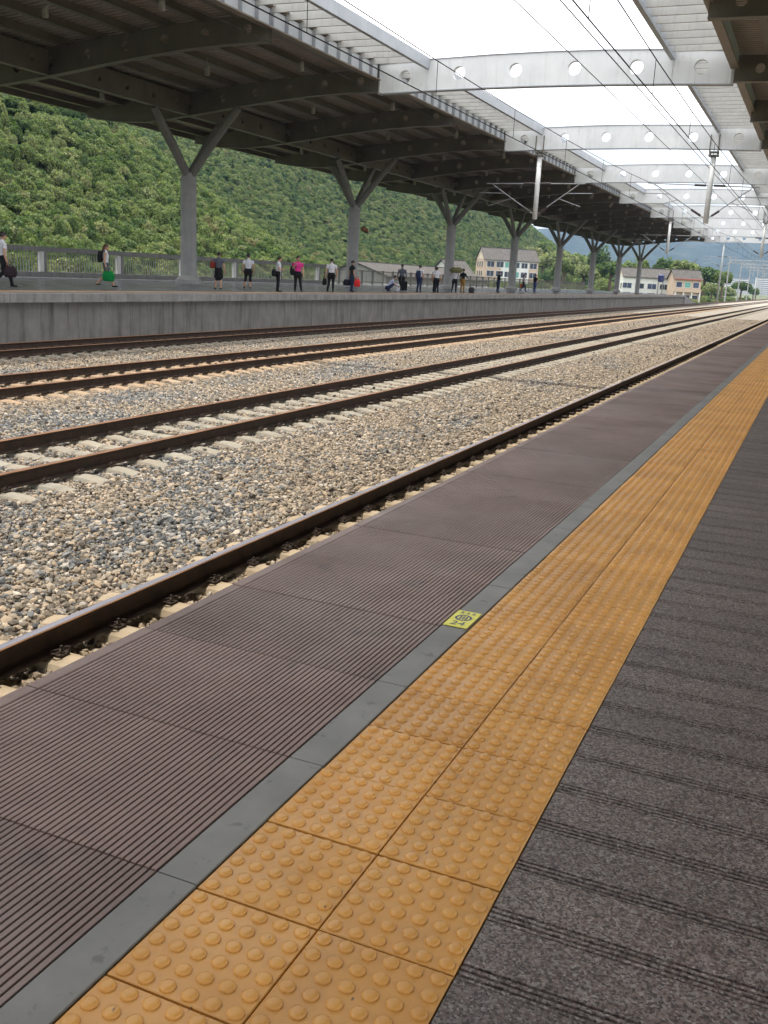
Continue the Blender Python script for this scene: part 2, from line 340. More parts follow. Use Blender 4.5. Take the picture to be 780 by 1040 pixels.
b = MB(); b.prism([(-.980, -.055), (-.892, -.055), (-.892, -.0005), (-.980, -.0005)], 'y', Y0+65.003, 199.9); b.build('kerb_block', 'kerb', platform_near, kind='stuff')
# tactile tiles
TW = .2495
def tile_mesh(name, seg=12, nd=6, rows=1, cols=1, full=True):
    b = MB(); g_ = .0012; h_ = .0024
    for r_ in range(rows):
        for c_ in range(cols):
            x0, y0 = c_*TW, r_*.25; x1, y1 = x0+TW, y0+.25; e = .002; z = 0.0
            if full:
                b.prism([(x0+g_, y0+h_), (x1-g_, y0+h_), (x1-g_, y1-h_), (x0+g_, y1-h_)], 'z', -.05, z-.0015, caps=False)
                i = len(b.v); b.v += [(x0+g_, y0+h_, z-.0015), (x1-g_, y0+h_, z-.0015), (x1-g_, y1-h_, z-.0015), (x0+g_, y1-h_, z-.0015),
                                      (x0+e+g_, y0+e+h_, z), (x1-e-g_, y0+e+h_, z), (x1-e-g_, y1-e-h_, z), (x0+e+g_, y1-e-h_, z)]
                for f in ((0, 1, 5, 4), (1, 2, 6, 5), (2, 3, 7, 6), (3, 0, 4, 7), (4, 5, 6, 7)): b.f.append(tuple(i+q for q in f)); b.mi.append(0)
            else: b.quad((x0+g_, y0+.005, z), (x1-g_, y0+.005, z), (x1-g_, y1-.005, z), (x0+g_, y1-.005, z))
            for iy in range(nd):
                for ix in range(nd):
                    cx, cy = x0+TW*(ix+.5)/nd, y0+.25*(iy+.5)/nd; i = len(b.v)
                    rr = [(.0142, z-.0003), (.0138, z+.0030), (.0116, z+.0054), (.0065, z+.0062)] if seg > 7 else [(.0138, z-.0003), (.0085, z+.0048)]
                    for r1, zz in rr:
                        for j in range(seg): a = 2*math.pi*j/seg; b.v.append((cx+r1*math.cos(a), cy+r1*math.sin(a), zz))
                    for q in range(len(rr)-1):
                        for j in range(seg): A = i+q*seg+j; B = i+q*seg+(j+1) % seg; b.f.append((A, B, B+seg, A+seg)); b.mi.append(0)
                    b.f.append(tuple(i+(len(rr)-1)*seg+j for j in range(seg))); b.mi.append(0)
    me = b.mesh(name, 'tactile')
    if full:
        sm = [len(p.vertices) == 4 and max(me.vertices[v_].co.z for v_ in p.vertices) > .0001 or len(p.vertices) == seg for p in me.polygons]
        me.polygons.foreach_set('use_smooth', sm)
    return me
tm = tile_mesh('tactile_tile')
TX = -.888
for k in range(104):
    for c_ in range(2):
        o = link('tactile_tile', tm, platform_near, (TX+c_*TW+random.uniform(-.0006, .0006), 1.294-.75+.25*k+random.uniform(-.0006, .0006), random.uniform(-.0012, .0008)))
yf = 1.294-.75+.25*104
link('tactile_tile', tile_mesh('tactile_tile_far', 6, 6, 140, 2, False), platform_near, (TX, yf, 0), kind='stuff')
b = MB(); b.quad((TX, yf+35, 0), (TX+2*TW, yf+35, 0), (TX+2*TW, 199.9, 0), (TX, 199.9, 0)); b.build('tactile_strip', 'tactile', platform_near)
# granite slabs with three anti-slip grooves at the edge
SX0, SX1, SP = -.3865, .81, .1655
def slab_profile(y0):
    g_ = []
    q = [(.0012, -.05), (.0012, -.0010), (.0022, 0)]
    y = .006
    for k in range(3): q += [(y+.0015, 0), (y+.002, -.0045), (y+.0075, -.0045), (y+.008, 0)]; y += .0135
    q += [(SP-.0022, 0), (SP-.0012, -.001), (SP-.0012, -.05)]
    return [(a+y0, z) for a, z in q]
def slab_mesh(rows, name):
    b = MB()
    for r_ in range(rows):
        q = slab_profile(r_*SP)
        for k in range(len(q)-1):
            a, c_ = q[k], q[k+1]; mi = 1 if (a[1] < -.003 and c_[1] < -.003 and a[1] > -.01) else 0
            b.quad((SX0, a[0], a[1]), (SX1, a[0], a[1]), (SX1, c_[0], c_[1]), (SX0, c_[0], c_[1]), mi)
        i = len(b.v); b.v += [(SX0, a, z) for a, z in q]; b.f.append(tuple(range(i+len(q)-1, i-1, -1))); b.mi.append(0)
    return b.mesh(name, ['granite', 'granite_groove'])
smh = slab_mesh(1, 'granite_slab'); ys = 1.478-.022-6*SP
for k in range(230): link('granite_slab', smh, platform_near, (0, ys+SP*k, random.uniform(-.0012, .0005)))
link('granite_slab', slab_mesh(300, 'granite_slab_far'), platform_near, (0, ys+SP*230, 0), kind='stuff')
b = MB(); b.quad((.813, -30, -.001), (15.9, -30, -.001), (15.9, 199.9, -.001), (.813, 199.9, -.001)); b.quad((SX0, ys+SP*530, -.001), (.81, ys+SP*530, -.001), (.81, 199.9, -.001), (SX0, 199.9, -.001))
b.quad((-1.777, -30, -.001), (.813, -30, -.001), (.813, Y0, -.001), (-1.777, Y0, -.001)); b.build('paving', 'granite', platform_near)
# yellow sticker on the kerb strip
st = thing('floor_sticker', 'small yellow sticker with a dark emblem and 24 on the grey kerb strip', 'sticker', (-.937, 2.892, .0022))
b = MB(); b.box(-.0405, .0405, -.078, .078, -.002, .0006); b.build('sheet', 'stick_y', st)
def text(s_, size, loc, parent, mat, name='lettering', rot=0, sx=1.0):
    cu = bpy.data.curves.new('t', 'FONT'); cu.body = s_; cu.size = size; cu.align_x = 'CENTER'; cu.align_y = 'CENTER'
    o = bpy.data.objects.new('t', cu); C.objects.link(o); dg = bpy.context.evaluated_depsgraph_get()
    me = bpy.data.meshes.new_from_object(o.evaluated_get(dg)); bpy.data.objects.remove(o); bpy.data.curves.remove(cu)
    me.materials.clear(); me.materials.append(M[mat]); o = link(name, me, parent, loc, (0, 0, rot)); o.scale = (sx, 1, 1); return o
text('24', .050, (.000, -.050, .0012), st, 'ink')
b = MB()
def annulus(b, c, r0, r1, z, sx=1.0, sy=1.0, n=28):
    for k in range(n):
        a, e = 2*math.pi*k/n, 2*math.pi*(k+1)/n
        b.quad((c[0]+sx*r0*math.cos(a), c[1]+sy*r0*math.sin(a), z), (c[0]+sx*r1*math.cos(a), c[1]+sy*r1*math.sin(a), z), (c[0]+sx*r1*math.cos(e), c[1]+sy*r1*math.sin(e), z), (c[0]+sx*r0*math.cos(e), c[1]+sy*r0*math.sin(e), z))
annulus(b, (0, .008), .019, .026, .0012, 1.1, 1.15)
for x in (-.010, 0, .010): b.quad((x-.0028, -.008, .0012), (x+.0028, -.008, .0012), (x+.0028, .024, .0012), (x-.0028, .024, .0012))
b.build('emblem', 'ink', st)
b = MB()
for k, x in enumerate((-.020, .0, .020)):
    b.quad((x-.007, .049, .0012), (x+.007, .049, .0012), (x+.007, .053, .0012), (x-.007, .053, .0012)); b.quad((x-.002, .0535, .0012), (x+.002, .0535, .0012), (x+.002, .068, .0012), (x-.002, .068, .0012))
    b.quad((x-.006, .060, .0014), (x+.006, .060, .0014), (x+.006, .0632, .0014), (x-.006, .0632, .0014))
b.build('lettering', 'ink', st)

# ---------------------------------------------------------------- far platform
FX = -21.9; FE = 180.0
pf = MB(); pf.box(-41.0, FX-.20, 5, FE, -2.3, -.02)
pf.prism([(FE, -2.3), (FE+18, -2.3), (FE+18, -1.5), (FE, -.02)], 'x', -41.0, FX-.20)
platform_far = struct('platform_far', pf, 'wall')
b = MB(); b.quad((-40.9, 5, 0), (FX-.5, 5, 0), (FX-.5, FE, 0), (-40.9, FE, 0)); b.quad((-40.9, FE, 0), (FX-.5, FE, 0), (FX-.5, FE+18, -1.48), (-40.9, FE+18, -1.48)); b.build('paving', 'deck', platform_far)
b = MB(); b.quad((FX-1.75, 5, .004), (FX-.55, 5, .004), (FX-.55, FE, .004), (FX-1.75, FE, .004)); b.build('warning_strip', 'far_strip', platform_far)
cm = MB(); cm.prism([(FX-.5, -.28), (FX, -.28), (FX, -.015), (FX-.015, 0.002), (FX-.5, .002)], 'y', .004, 1.996); cm = cm.mesh('coping_slab', 'coping')
wm = MB(); wm.box(FX-.24, FX-.17, .006, 3.994, -2.2, -.281); wm = wm.mesh('wall_panel', 'wall')
for k in range(88): link('coping_slab', cm, platform_far, (random.uniform(-.006, .006), 4+2*k, random.uniform(-.004, .004)))
for k in range(44): link('wall_panel', wm, platform_far, (random.uniform(-.006, .006), 4+4*k, 0))
b = MB(); b.prism([(FE+.1, -2.3), (FE+18, -2.3), (FE+18, -1.5), (FE+.1, 0)], 'x', FX-.19, FX-.02); b.build('end_ramp_wall', 'coping', platform_far)

# ---------------------------------------------------------------- ballast stones
ico_v = []; ph = (1+5**.5)/2
for a in (-1, 1):
    for c_ in (-ph, ph): ico_v += [(0, a, c_), (a, c_, 0), (c_, 0, a)]
ico_v = np.array(ico_v, float); ico_v /= np.linalg.norm(ico_v[0])
def hull_faces(P):
    f = []
    n = len(P)
    for i in range(n):
        for j in range(i+1, n):
            for k in range(j+1, n):
                nn = np.cross(P[j]-P[i], P[k]-P[i]); d = (P-P[i]) @ nn
                if (d < 1e-6).all(): f.append((i, j, k))
                elif (d > -1e-6).all(): f.append((i, k, j))
    return f
ico_f = np.array(hull_faces(ico_v))
def stone_patch(size, n, r0, r1, zj):
    V = np.zeros((n*12, 3)); Fc = np.zeros((n*20, 3), int); tone = np.zeros(n*12); pick = np.zeros(n*12)
    for k in range(n):
        q = ico_v*(1+rng.uniform(-.28, .28, (12, 1))); q = q*np.array([1, rng.uniform(.6, .95), rng.uniform(.45, .8)])
        A = rng.normal(size=(3, 3)); Q, _ = np.linalg.qr(A); e = rng.uniform(0, 1)
        Rz = Q if e < .35 else np.array([[math.cos(e*20), -math.sin(e*20), 0], [math.sin(e*20), math.cos(e*20), .15], [0, -.1, 1]])
        r = rng.uniform(r0, r1)*rng.choice([.6, .85, 1, 1.15, 1.55]); q = (q*r) @ Rz.T
        V[k*12:k*12+12] = q+np.array([rng.uniform(-size/2, size/2), rng.uniform(-size/2, size/2), rng.normal(0, zj)]); Fc[k*20:k*20+20] = ico_f+k*12; tone[k*12:k*12+12] = rng.uniform(0, 1); pick[k*12:k*12+12] = rng.uniform(0, 1)
    me = bpy.data.meshes.new('ballast_patch'); me.from_pydata(V.tolist(), [], Fc.tolist()); me.materials.append(M['ballast'])
    at = me.attributes.new('tone', 'FLOAT', 'POINT'); at.data.foreach_set('value', tone.astype(np.float32)); at = me.attributes.new('pick', 'FLOAT', 'POINT'); at.data.foreach_set('value', pick.astype(np.float32)); me.update(); return me
def gn_grid(o, nx, ny, step, origin):
    ng = bpy.data.node_groups.new('spread_stones', 'GeometryNodeTree')
    ng.interface.new_socket('Geometry', in_out='INPUT', socket_type='NodeSocketGeometry'); ng.interface.new_socket('Geometry', in_out='OUTPUT', socket_type='NodeSocketGeometry')
    N, L = ng.nodes.new, ng.links.new
    gi, go = N('NodeGroupInput'), N('NodeGroupOutput'); gr = N('GeometryNodeMeshGrid')
    gr.inputs['Size X'].default_value = (nx-1)*step; gr.inputs['Size Y'].default_value = (ny-1)*step; gr.inputs['Vertices X'].default_value = nx; gr.inputs['Vertices Y'].default_value = ny
    tr = N('GeometryNodeTransform'); tr.inputs['Translation'].default_value = (origin[0]+(nx-1)*step/2, origin[1]+(ny-1)*step/2, origin[2]); L(gr.outputs[0], tr.inputs[0])
    ip = N('GeometryNodeInstanceOnPoints'); L(tr.outputs[0], ip.inputs['Points']); L(gi.outputs[0], ip.inputs['Instance'])
    rv = N('FunctionNodeRandomValue'); rv.data_type = 'INT'; rv.inputs[4].default_value = 0; rv.inputs[5].default_value = 3
    mt = N('ShaderNodeMath'); mt.operation = 'MULTIPLY'; mt.inputs[1].default_value = math.pi/2; L(rv.outputs[2], mt.inputs[0])
    cx = N('ShaderNodeCombineXYZ'); L(mt.outputs[0], cx.inputs[2]); L(cx.outputs[0], ip.inputs['Rotation']); L(ip.outputs[0], go.inputs[0])
    md = o.modifiers.new('spread', 'NODES'); md.node_group = ng
gv = link('ballast_gravel', stone_patch(2.1, 5200, .018, .033, .012)); gv['kind'] = 'stuff'
tag(gv, 'tan and blue-grey crushed stone ballast between and beside the rails', 'gravel')
gn_grid(gv, 10, 50, 2.02, (-20.95, 1.0, -1.509))

# ---------------------------------------------------------------- tracks
HR = .176
prof = [(-.075, 0), (.075, 0), (.075, .011), (.025, .024), (.009, .034), (.009, .128), (.030, .140), (.0365, .150), (.0365, .167), (.030, .174), (.022, .176), (-.022, .176), (-.030, .174), (-.0365, .167), (-.0365, .150), (-.030, .140), (-.009, .128), (-.009, .034), (-.025, .024), (-.075, .011)]
def rail_mesh(top):
    b = MB(); b.prism(prof, 'y', -12, 640)
    for k, f in enumerate(range(len(prof))):
        if k in (9, 10, 11): b.mi[k] = 1
        if k in (8, 12): b.mi[k] = 2
    me = b.mesh('rail', ['rail_side', top, 'rail_edge']); return me
sst = [(-1.30, -.085), (-1.27, -.035), (-1.05, -.004), (-.98, 0), (-.52, 0), (-.38, -.022), (.38, -.022), (.52, 0), (.98, 0), (1.05, -.004), (1.27, -.035), (1.30, -.085)]
def sleeper_mesh(mat, reps=1):
    b = MB()
    for r_ in range(reps):
        base = len(b.v); cs = 8
        for x, z in sst:
            b.v += [(x, q+r_*.6, zz if zz < -.2 else z+zz) for q, zz in ((-.155, -.21), (-.138, -.062), (-.105, -.020), (-.045, 0), (.045, 0), (.105, -.020), (.138, -.062), (.155, -.21))]
        for k in range(len(sst)-1):
            for j in range(cs-1): a = base+k*cs+j; b.f.append((a, a+1, a+1+cs, a+cs)); b.mi.append(0)
        b.f.append(tuple(base+j for j in range(cs))); b.mi.append(0); e = base+(len(sst)-1)*cs; b.f.append(tuple(e+j for j in range(cs-1, -1, -1))); b.mi.append(0)
    return b.mesh('sleeper', mat)
def clip_geo(b, x, s_, y, simple=False):
    # spring clip pressing on the rail foot: two loops of bent rod on a shoulder block
    z = .012
    if simple: b.box(x+min(0, s_*.10), x+max(0, s_*.10), y-.05, y+.05, -.005, .045); return
    b.box(x+min(s_*.035, s_*.10), x+max(s_*.035, s_*.10), y-.055, y+.055, -.005, .022)
    for d in (-1, 1):
        pts = [(x+s_*.085, y+d*.008, z+.018), (x+s_*.045, y+d*.020, z+.046), (x+s_*.0, y+d*.045, z+.034), (x+s_*.005, y+d*.072, z+.020), (x+s_*.06, y+d*.078, z+.030), (x+s_*.095, y+d*.055, z+.052), (x+s_*.07, y+d*.03, z+.058)]
        b.tube(pts, .0085, 5)
    b.tube([(x+s_*.06, y, z), (x+s_*.06, y, z+.075)], .013, 6)
GA = .7525
tracks = [(-3.575, 'sleeper_tan', 'rail_steel', 'railway track beside the near platform, only its far rail showing', 0), (-8.76, 'sleeper', 'rail_top', 'railway track with pale concrete sleepers, second from the near platform', .05),
          (-14.09, 'sleeper_rust', 'rail_top', 'railway track with rust stained orange sleepers, third from the near platform', .2), (-19.45, 'sleeper', 'rail_top', 'railway track running along the foot of the far platform wall', .4)]
cmesh = {}
for s_ in (-1, 1):
    b = MB(); clip_geo(b, 0, s_, 0); cmesh[s_] = b.mesh('rail_clip', 'clip')
for ti, (tx, sm_, rt, lab, ph_) in enumerate(tracks):
    T = thing('railway_track', lab, 'track', (tx, 0, -1.25-HR-.01), 0, 'railway tracks')
    rme = rail_mesh(rt)
    for s_ in (-1, 1): link('rail', rme, T, (s_*GA, 0, .01))
    sme = sleeper_mesh(sm_)
    n0 = 110 if ti else 80; yst = [1.0, 3.0, 7.0, 12.0][ti]; near = [26, 24, 26, 0][ti]
    fastn = MB()
    for k in range(n0):
        y = yst+ph_+.6*k; o = link('sleeper', sme, T, (random.uniform(-.012, .012), y, random.uniform(-.004, .004)), (0, 0, random.uniform(-.008, .008)))
        for rs in (-1, 1):
            for s_ in (-1, 1):
                if k < near and not (ti == 0 and rs == 1):
                    link('rail_clip', cmesh[s_], o, (rs*GA+s_*.055, random.uniform(-.006, .006), 0), (0, 0, random.uniform(-.06, .06))).scale = (.8, .8, .8)
                elif y < 75 and not (ti == 0 and rs == 1): clip_geo(fastn, rs*GA+s_*.062, s_, y, True)
    if fastn.v: fastn.build('rail_clip', 'clip', T, kind='stuff')
    link('sleeper', sleeper_mesh(sm_, 160), T, (0, yst+ph_+.6*n0, 0), kind='stuff')

# ================================================================= CANOPIES
BY = [47.1+10.65*k for k in range(-7, 15)]            # rafters; every second one carries a white arch
CY0, CY1 = BY[0]-4.0, BY[-1]+4.5
def fx(x, mir): return -26.4-x if mir else x
def web_with_holes(b, cells, y0, y1, hole, mi=0, seg=18):
    # cells: list of (x0, zb0, zt0, x1, zb1, zt1); each has a round hole of radius `hole` through its middle (0 = none)
    for (x0, zb0, zt0, x1, zb1, zt1, h) in cells:
        cx, cz = (x0+x1)/2, (zb0+zt0+zb1+zt1)/4
        b.quad((x0, y0, zb0), (x1, y0, zb1), (x1, y1, zb1), (x0, y1, zb0), mi); b.quad((x0, y0, zt0), (x0, y1, zt0), (x1, y1, zt1), (x1, y0, zt1), mi)
        if not h:
            for y in (y0, y1): b.quad((x0, y, zb0), (x1, y, zb1), (x1, y, zt1), (x0, y, zt0), mi)
            continue
        C4 = [(x1, zb1), (x1, zt1), (x0, zt0), (x0, zb0)]
        rim = [(cx+h*math.cos(2*math.pi*j/seg), cz+h*math.sin(2*math.pi*j/seg)) for j in range(seg)]
        # outer ring point for each rim angle: walk to the cell border
        outp = []
        for j in range(seg):
            a = 2*math.pi*j/seg; dx, dz = math.cos(a), math.sin(a); best = 1e9
            for e in range(4):
                p, q = C4[e], C4[(e+1) % 4]; ex, ez = q[0]-p[0], q[1]-p[1]; den = dx*ez-dz*ex
                if abs(den) < 1e-9: continue
                t_ = ((p[0]-cx)*ez-(p[1]-cz)*ex)/den; u_ = ((p[0]-cx)*dz-(p[1]-cz)*dx)/den
                if t_ > 0 and -1e-6 <= u_ <= 1+1e-6: best = min(best, t_)
            outp.append((cx+dx*best, cz+dz*best))
        ca = [math.atan2(p[1]-cz, p[0]-cx) % (2*math.pi) for p in C4]
        for j in range(seg):
            a0, a1 = 2*math.pi*j/seg, 2*math.pi*(j+1)/seg; k = (j+1) % seg
            mid = [C4[e] for e in range(4) if a0+1e-6 < ca[e] < a1-1e-6]
            for y in (y0, y1):
                poly = [rim[j], outp[j]]+mid+[outp[k], rim[k]]; i = len(b.v); b.v += [(p[0], y, p[1]) for p in poly]; b.f.append(tuple(range(i, i+len(poly)))); b.mi.append(mi)
            b.quad((rim[j][0], y0, rim[j][1]), (rim[k][0], y0, rim[k][1]), (rim[k][0], y1, rim[k][1]), (rim[j][0], y1, rim[j][1]), mi)
RB = [(-21.62, 9.86, 10.95), (-24, 9.84, 10.86), (-26.3, 9.70, 10.74), (-29.5, 9.36, 10.46), (-33, 8.90, 10.12), (-36, 8.62, 9.80), (-38.6, 8.72, 9.52), (-39.9, 8.95, 9.40)]
def rz(x, i):
    for a, c_ in zip(RB[:-1], RB[1:]):
        if c_[0] <= x <= a[0]: u = (x-a[0])/(c_[0]-a[0]); return a[i]+(c_[i]-a[i])*u
    return RB[0][i] if x > RB[0][0] else RB[-1][i]
def canopy(mir, lab):
    root = thing('platform_canopy', lab, 'canopy', (fx(-33, mir), 47.1, 0))
    off = Vector((-fx(-33, mir), -47.1, 0))
    def put(o): o.location = off; return o
    # rafters with lightening holes and bottom flanges
    xs = np.linspace(-21.62, -39.9, 10); cells = []
    for k in range(9):
        a, c_ = xs[k], xs[k+1]; A = (fx(a, mir), rz(a, 1), rz(a, 2)); B = (fx(c_, mir), rz(c_, 1), rz(c_, 2))
        if A[0] > B[0]: A, B = B, A
        cells.append((*A, *B, .2 if k < 7 else 0))
    b = MB(); web_with_holes(b, cells, -.10, .10, .2)
    for (x0, zb0, zt0, x1, zb1, zt1, h) in cells:
        b.quad((x0, -.19, zb0-.004), (x0, .19, zb0-.004), (x1, .19, zb1-.004), (x1, -.19, zb1-.004)); b.quad((x0, -.19, zb0+.03), (x1, -.19, zb1+.03), (x1, .19, zb1+.03), (x0, .19, zb0+.03))
        b.quad((x0, -.19, zb0-.004), (x1, -.19, zb1-.004), (x1, -.19, zb1+.03), (x0, -.19, zb0+.03)); b.quad((x0, .19, zb0-.004), (x0, .19, zb0+.03), (x1, .19, zb1+.03), (x1, .19, zb1-.004))
    rme = b.mesh('rafter', 'dark_steel')
    for y in BY: link('rafter', rme, root, off+Vector((0, y, 0)))
    # longitudinal girder over the columns, holes in its web
    b = MB(); gx = fx(-33, mir); L = 10.65-.24; n = 5
    cells = [(-L/2+L*k/n, 8.98, 10.0, -L/2+L*(k+1)/n, 8.98, 10.0, .16) for k in range(n)]
    web_with_holes(b, cells, -.09, .09, .16); b.box(-L/2, L/2, -.17, .17, 8.945, 8.979)
    b.v = [(-v_[1], v_[0], v_[2]) for v_ in b.v]; gme = b.mesh('girder', 'dark_steel')
    for a, c_ in zip(BY[:-1], BY[1:]): link('girder', gme, root, off+Vector((gx, (a+c_)/2, 0)))
    # purlins
    for x in np.linspace(-23.0, -39.2, 10):
        b = MB(); xx = fx(x, mir); z = rz(x, 2); b.box(xx-.08, xx+.08, CY0, CY1, z-.076, z+.22); b.box(xx-.15, xx+.15, CY0, CY1, z-.10, z-.077); put(b.build('purlin', 'dark_steel', root))
    # corrugated roof sheet (ribs run down the slope)
    b = MB(); xr = [-21.4, -24, -26.3, -29.5, -33, -36, -38.6, -40.3]; p = .34; ny = int((CY1-CY0)/p); prof_ = []
    for k in range(ny):
        y = CY0+k*p; prof_ += [(y, .224), (y+.14, .224), (y+.17, .284), (y+.31, .284)]
    base = []
    for x in xr:
        z = rz(x, 2); base.append(len(b.v)); b.v += [(fx(x, mir), y, z+dz) for y, dz in prof_]
    for i0, i1 in zip(base[:-1], base[1:]):
        for k in range(len(prof_)-1): b.f.append((i0+k, i0+k+1, i1+k+1, i1+k)); b.mi.append(0)
    put(b.build('roof_sheet', 'sheet', root))
    b = MB(); b.box(min(fx(-40.3, mir), fx(-40.45, mir)), max(fx(-40.3, mir), fx(-40.45, mir)), CY0, CY1, 9.25, 9.75); put(b.build('eaves_trim', 'dark_steel', root))
    # fascia between the arches, edge tube and louvre blades
    bays = list(zip(BY[1::2][:-1], BY[1::2][1:])); x0, x1 = sorted((fx(-21.72, mir), fx(-21.64, mir)))
    fm = MB(); Lb = 21.3-.5; npitch = 18; pt = 21.3/npitch
    fm.box(x0, x1, -Lb/2, Lb/2, 10.42, 11.10); fme = fm.mesh('fascia', 'fascia')
    fl = MB(); fl.box(min(fx(-21.80, mir), fx(-21.45, mir)), max(fx(-21.80, mir), fx(-21.45, mir)), -Lb/2, Lb/2, 10.36, 10.418); flm = fl.mesh('fascia_flange', 'brown_steel')
    tb = MB(); xa, xb = sorted((fx(-19.08, mir), fx(-18.88, mir))); tb.box(xa, xb, -Lb/2, Lb/2, 10.80, 11.30); tme = tb.mesh('edge_tube', 'tube')
    sm_ = MB(); xa, xb = sorted((fx(-21.60, mir), fx(-19.10, mir))); sm_.box(xa, xb, -.02, .02, 10.95, 11.28); sm_.box(xa, xb, -.05, .05, 10.936, 10.948); sme = sm_.mesh('louvre_blade', 'slat')
    fn = MB(); xa, xb = sorted((fx(-21.635, mir), fx(-21.47, mir))); fn.box(xa, xb, -.02, .02, 10.43, 11.08); fnm = fn.mesh('bracket', 'tube')
    for a, c_ in bays:
        y = (a+c_)/2; link('fascia', fme, root, off+Vector((0, y, 0))); link('fascia_flange', flm, root, off+Vector((0, y, 0))); link('edge_tube', tme, root, off+Vector((0, y, 0)))
        for k in range(npitch-1):
            yy = a+pt*(k+1)+random.uniform(-.02, .02)
            link('louvre_blade', sme, root, off+Vector((0, yy, random.uniform(-.008, .008)))); link('bracket', fnm, root, off+Vector((0, yy, 0)))
    return root
canopy(False, 'dark underside platform canopy with louvred edge over the far platform')
canopy(True, 'dark platform canopy at the top right over the near platform')

# white arches over the tracks
def arch_z(x):
    u = (x+13.2)/8.5; return 9.78+.16*(1-u*u), 11.10+.27*(1-u*u)
xs = np.linspace(-21.60, -4.80, 7); cells = []
b = MB()
for k in range(6):
    A, B = xs[k], xs[k+1]; cells.append((A, *arch_z(A), B, *arch_z(B), .31))
web_with_holes(b, cells, -.15, .15, .31, seg=24); bw = b.mesh('web', 'white_steel')
b = MB()
for (x0, zb0, zt0, x1, zb1, zt1, h) in cells:
    for lo, hi, d in ((zb0-.04, zb0-.002, zb1-zb0), (zt0+.002, zt0+.03, zt1-zt0)):
        i = len(b.v); b.v += [(x0, -.21, lo), (x1, -.21, lo+d), (x1, .21, lo+d), (x0, .21, lo), (x0, -.21, hi), (x1, -.21, hi+d), (x1, .21, hi+d), (x0, .21, hi)]
        for f in ((3, 2, 1, 0), (4, 5, 6, 7), (0, 1, 5, 4), (2, 3, 7, 6)): b.f.append(tuple(i+q for q in f)); b.mi.append(0)
bf_ = b.mesh('flange', 'tube')
b = MB()
for x in (-21.50, -18.98, -7.42, -4.9):
    zb, zt = arch_z(x); b.box(x-.012, x+.012, -.205, -.152, zb+.002, zt-.002); b.box(x-.012, x+.012, .152, .205, zb+.002, zt-.002)
bs_ = b.mesh('stiffener', 'white_steel')
for k, y in enumerate(BY[1::2]):
    vis = k-3
    lab = ('white arched steel beam with round holes spanning the tracks, %s one in view' % ORD[vis]) if 0 <= vis < 12 else ('white arched steel beam spanning the tracks above the camera, out of view')
    T = thing('arched_beam', lab, 'beam', (-13.2, y, 9.78), 0, 'white arched beams over the tracks'); of = Vector((13.2, 0, -9.78))
    for nm, me in (('web', bw), ('flange', bf_), ('stiffener', bs_)): link(nm, me, T, of)

# far platform columns
for k in range(-1, 8):
    y = 47.1+21.3*k; zb = 0 if y < FE else -1.48*(y-FE)/18
    lab = 'grey forked column under the far canopy, %s in view' % ORD[k] if k >= 0 else 'grey forked column under the far canopy, left of the frame'
    T = thing('canopy_column', lab, 'column', (-33, y, 0), 0, 'forked columns of the far canopy')
    b = MB(); b.lathe([(.50, zb+.40), (.45, zb+.46), (.44, 3), (.44, 5.55), (.47, 5.58), (.47, 5.68), (.42, 5.70), (.36, 5.98)], seg=20); sh = b.build('shaft', 'column', T)
    b = MB(); b.lathe([(.72, zb), (.72, zb+.22), (.66, zb+.26), (.52, zb+.41)], seg=20); b.build('plinth', 'column', T)
    for dx, dy in ((-2.0, 0), (3.2, 0), (0, -3.1), (0, 3.1)):
        zt = 8.93 if dx == 0 else rz(-33+dx, 1)-.01
        b = MB(); b.tube([(dx*.05, dy*.05, 5.85), (dx*.5, dy*.5, (5.85+zt)/2), (dx, dy, zt)], [(.25, .22), (.24, .20), (.22, .17)], 8, up=(0, 0, 1)); b.build('fork_arm', 'fork', T)
# lamp bracket with sign on the second column
T = thing('hanging_loudspeaker', 'small brown speaker hanging from a bracket on the second column', 'speaker', (-33, 68.4, 4.3))
b = MB(); b.tube([(.40, .2, .55), (.40, 1.25, .55)], .03, 6); b.tube([(.40, .95, .55), (.40, .95, .2)], .02, 6); b.build('bracket', 'dark_steel', T)
b = MB(); b.tube([(.40, .55, -.02), (.40, .8, .03), (.40, 1.35, -.05), (.40, 1.5, -.12)], [.1, .2, .2, .12], 10, up=(0, 0, 1)); b.build('body', plain('speaker_brown', (.16, .07, .03), .6), T)
# pendant lamps under the far canopy
lm = MB(); lm.lathe([(.02, .60), (.02, .22)], seg=6); lm.lathe([(.09, .22), (.12, .18), (.12, -.18), (.10, -.20)], seg=12); lme = lm.mesh('pendant_lamp', 'lamp', True)
n = 0
for row, x in enumerate((-23.6, -28.0, -35.2)):
    for k in range(9):
        y = 30.8+10.65*k + (0 if row == 1 else 1.2); z = rz(x, 2)-.62
        o = link('pendant_lamp', lme, None, (x, y, z)); r_ = ['track side', 'middle', 'back'][row]
        tag(o, 'small grey pendant lamp under the far canopy, %s row, %s along' % (r_, ORD[k]), 'lamp', 'pendant lamps under the far canopy')

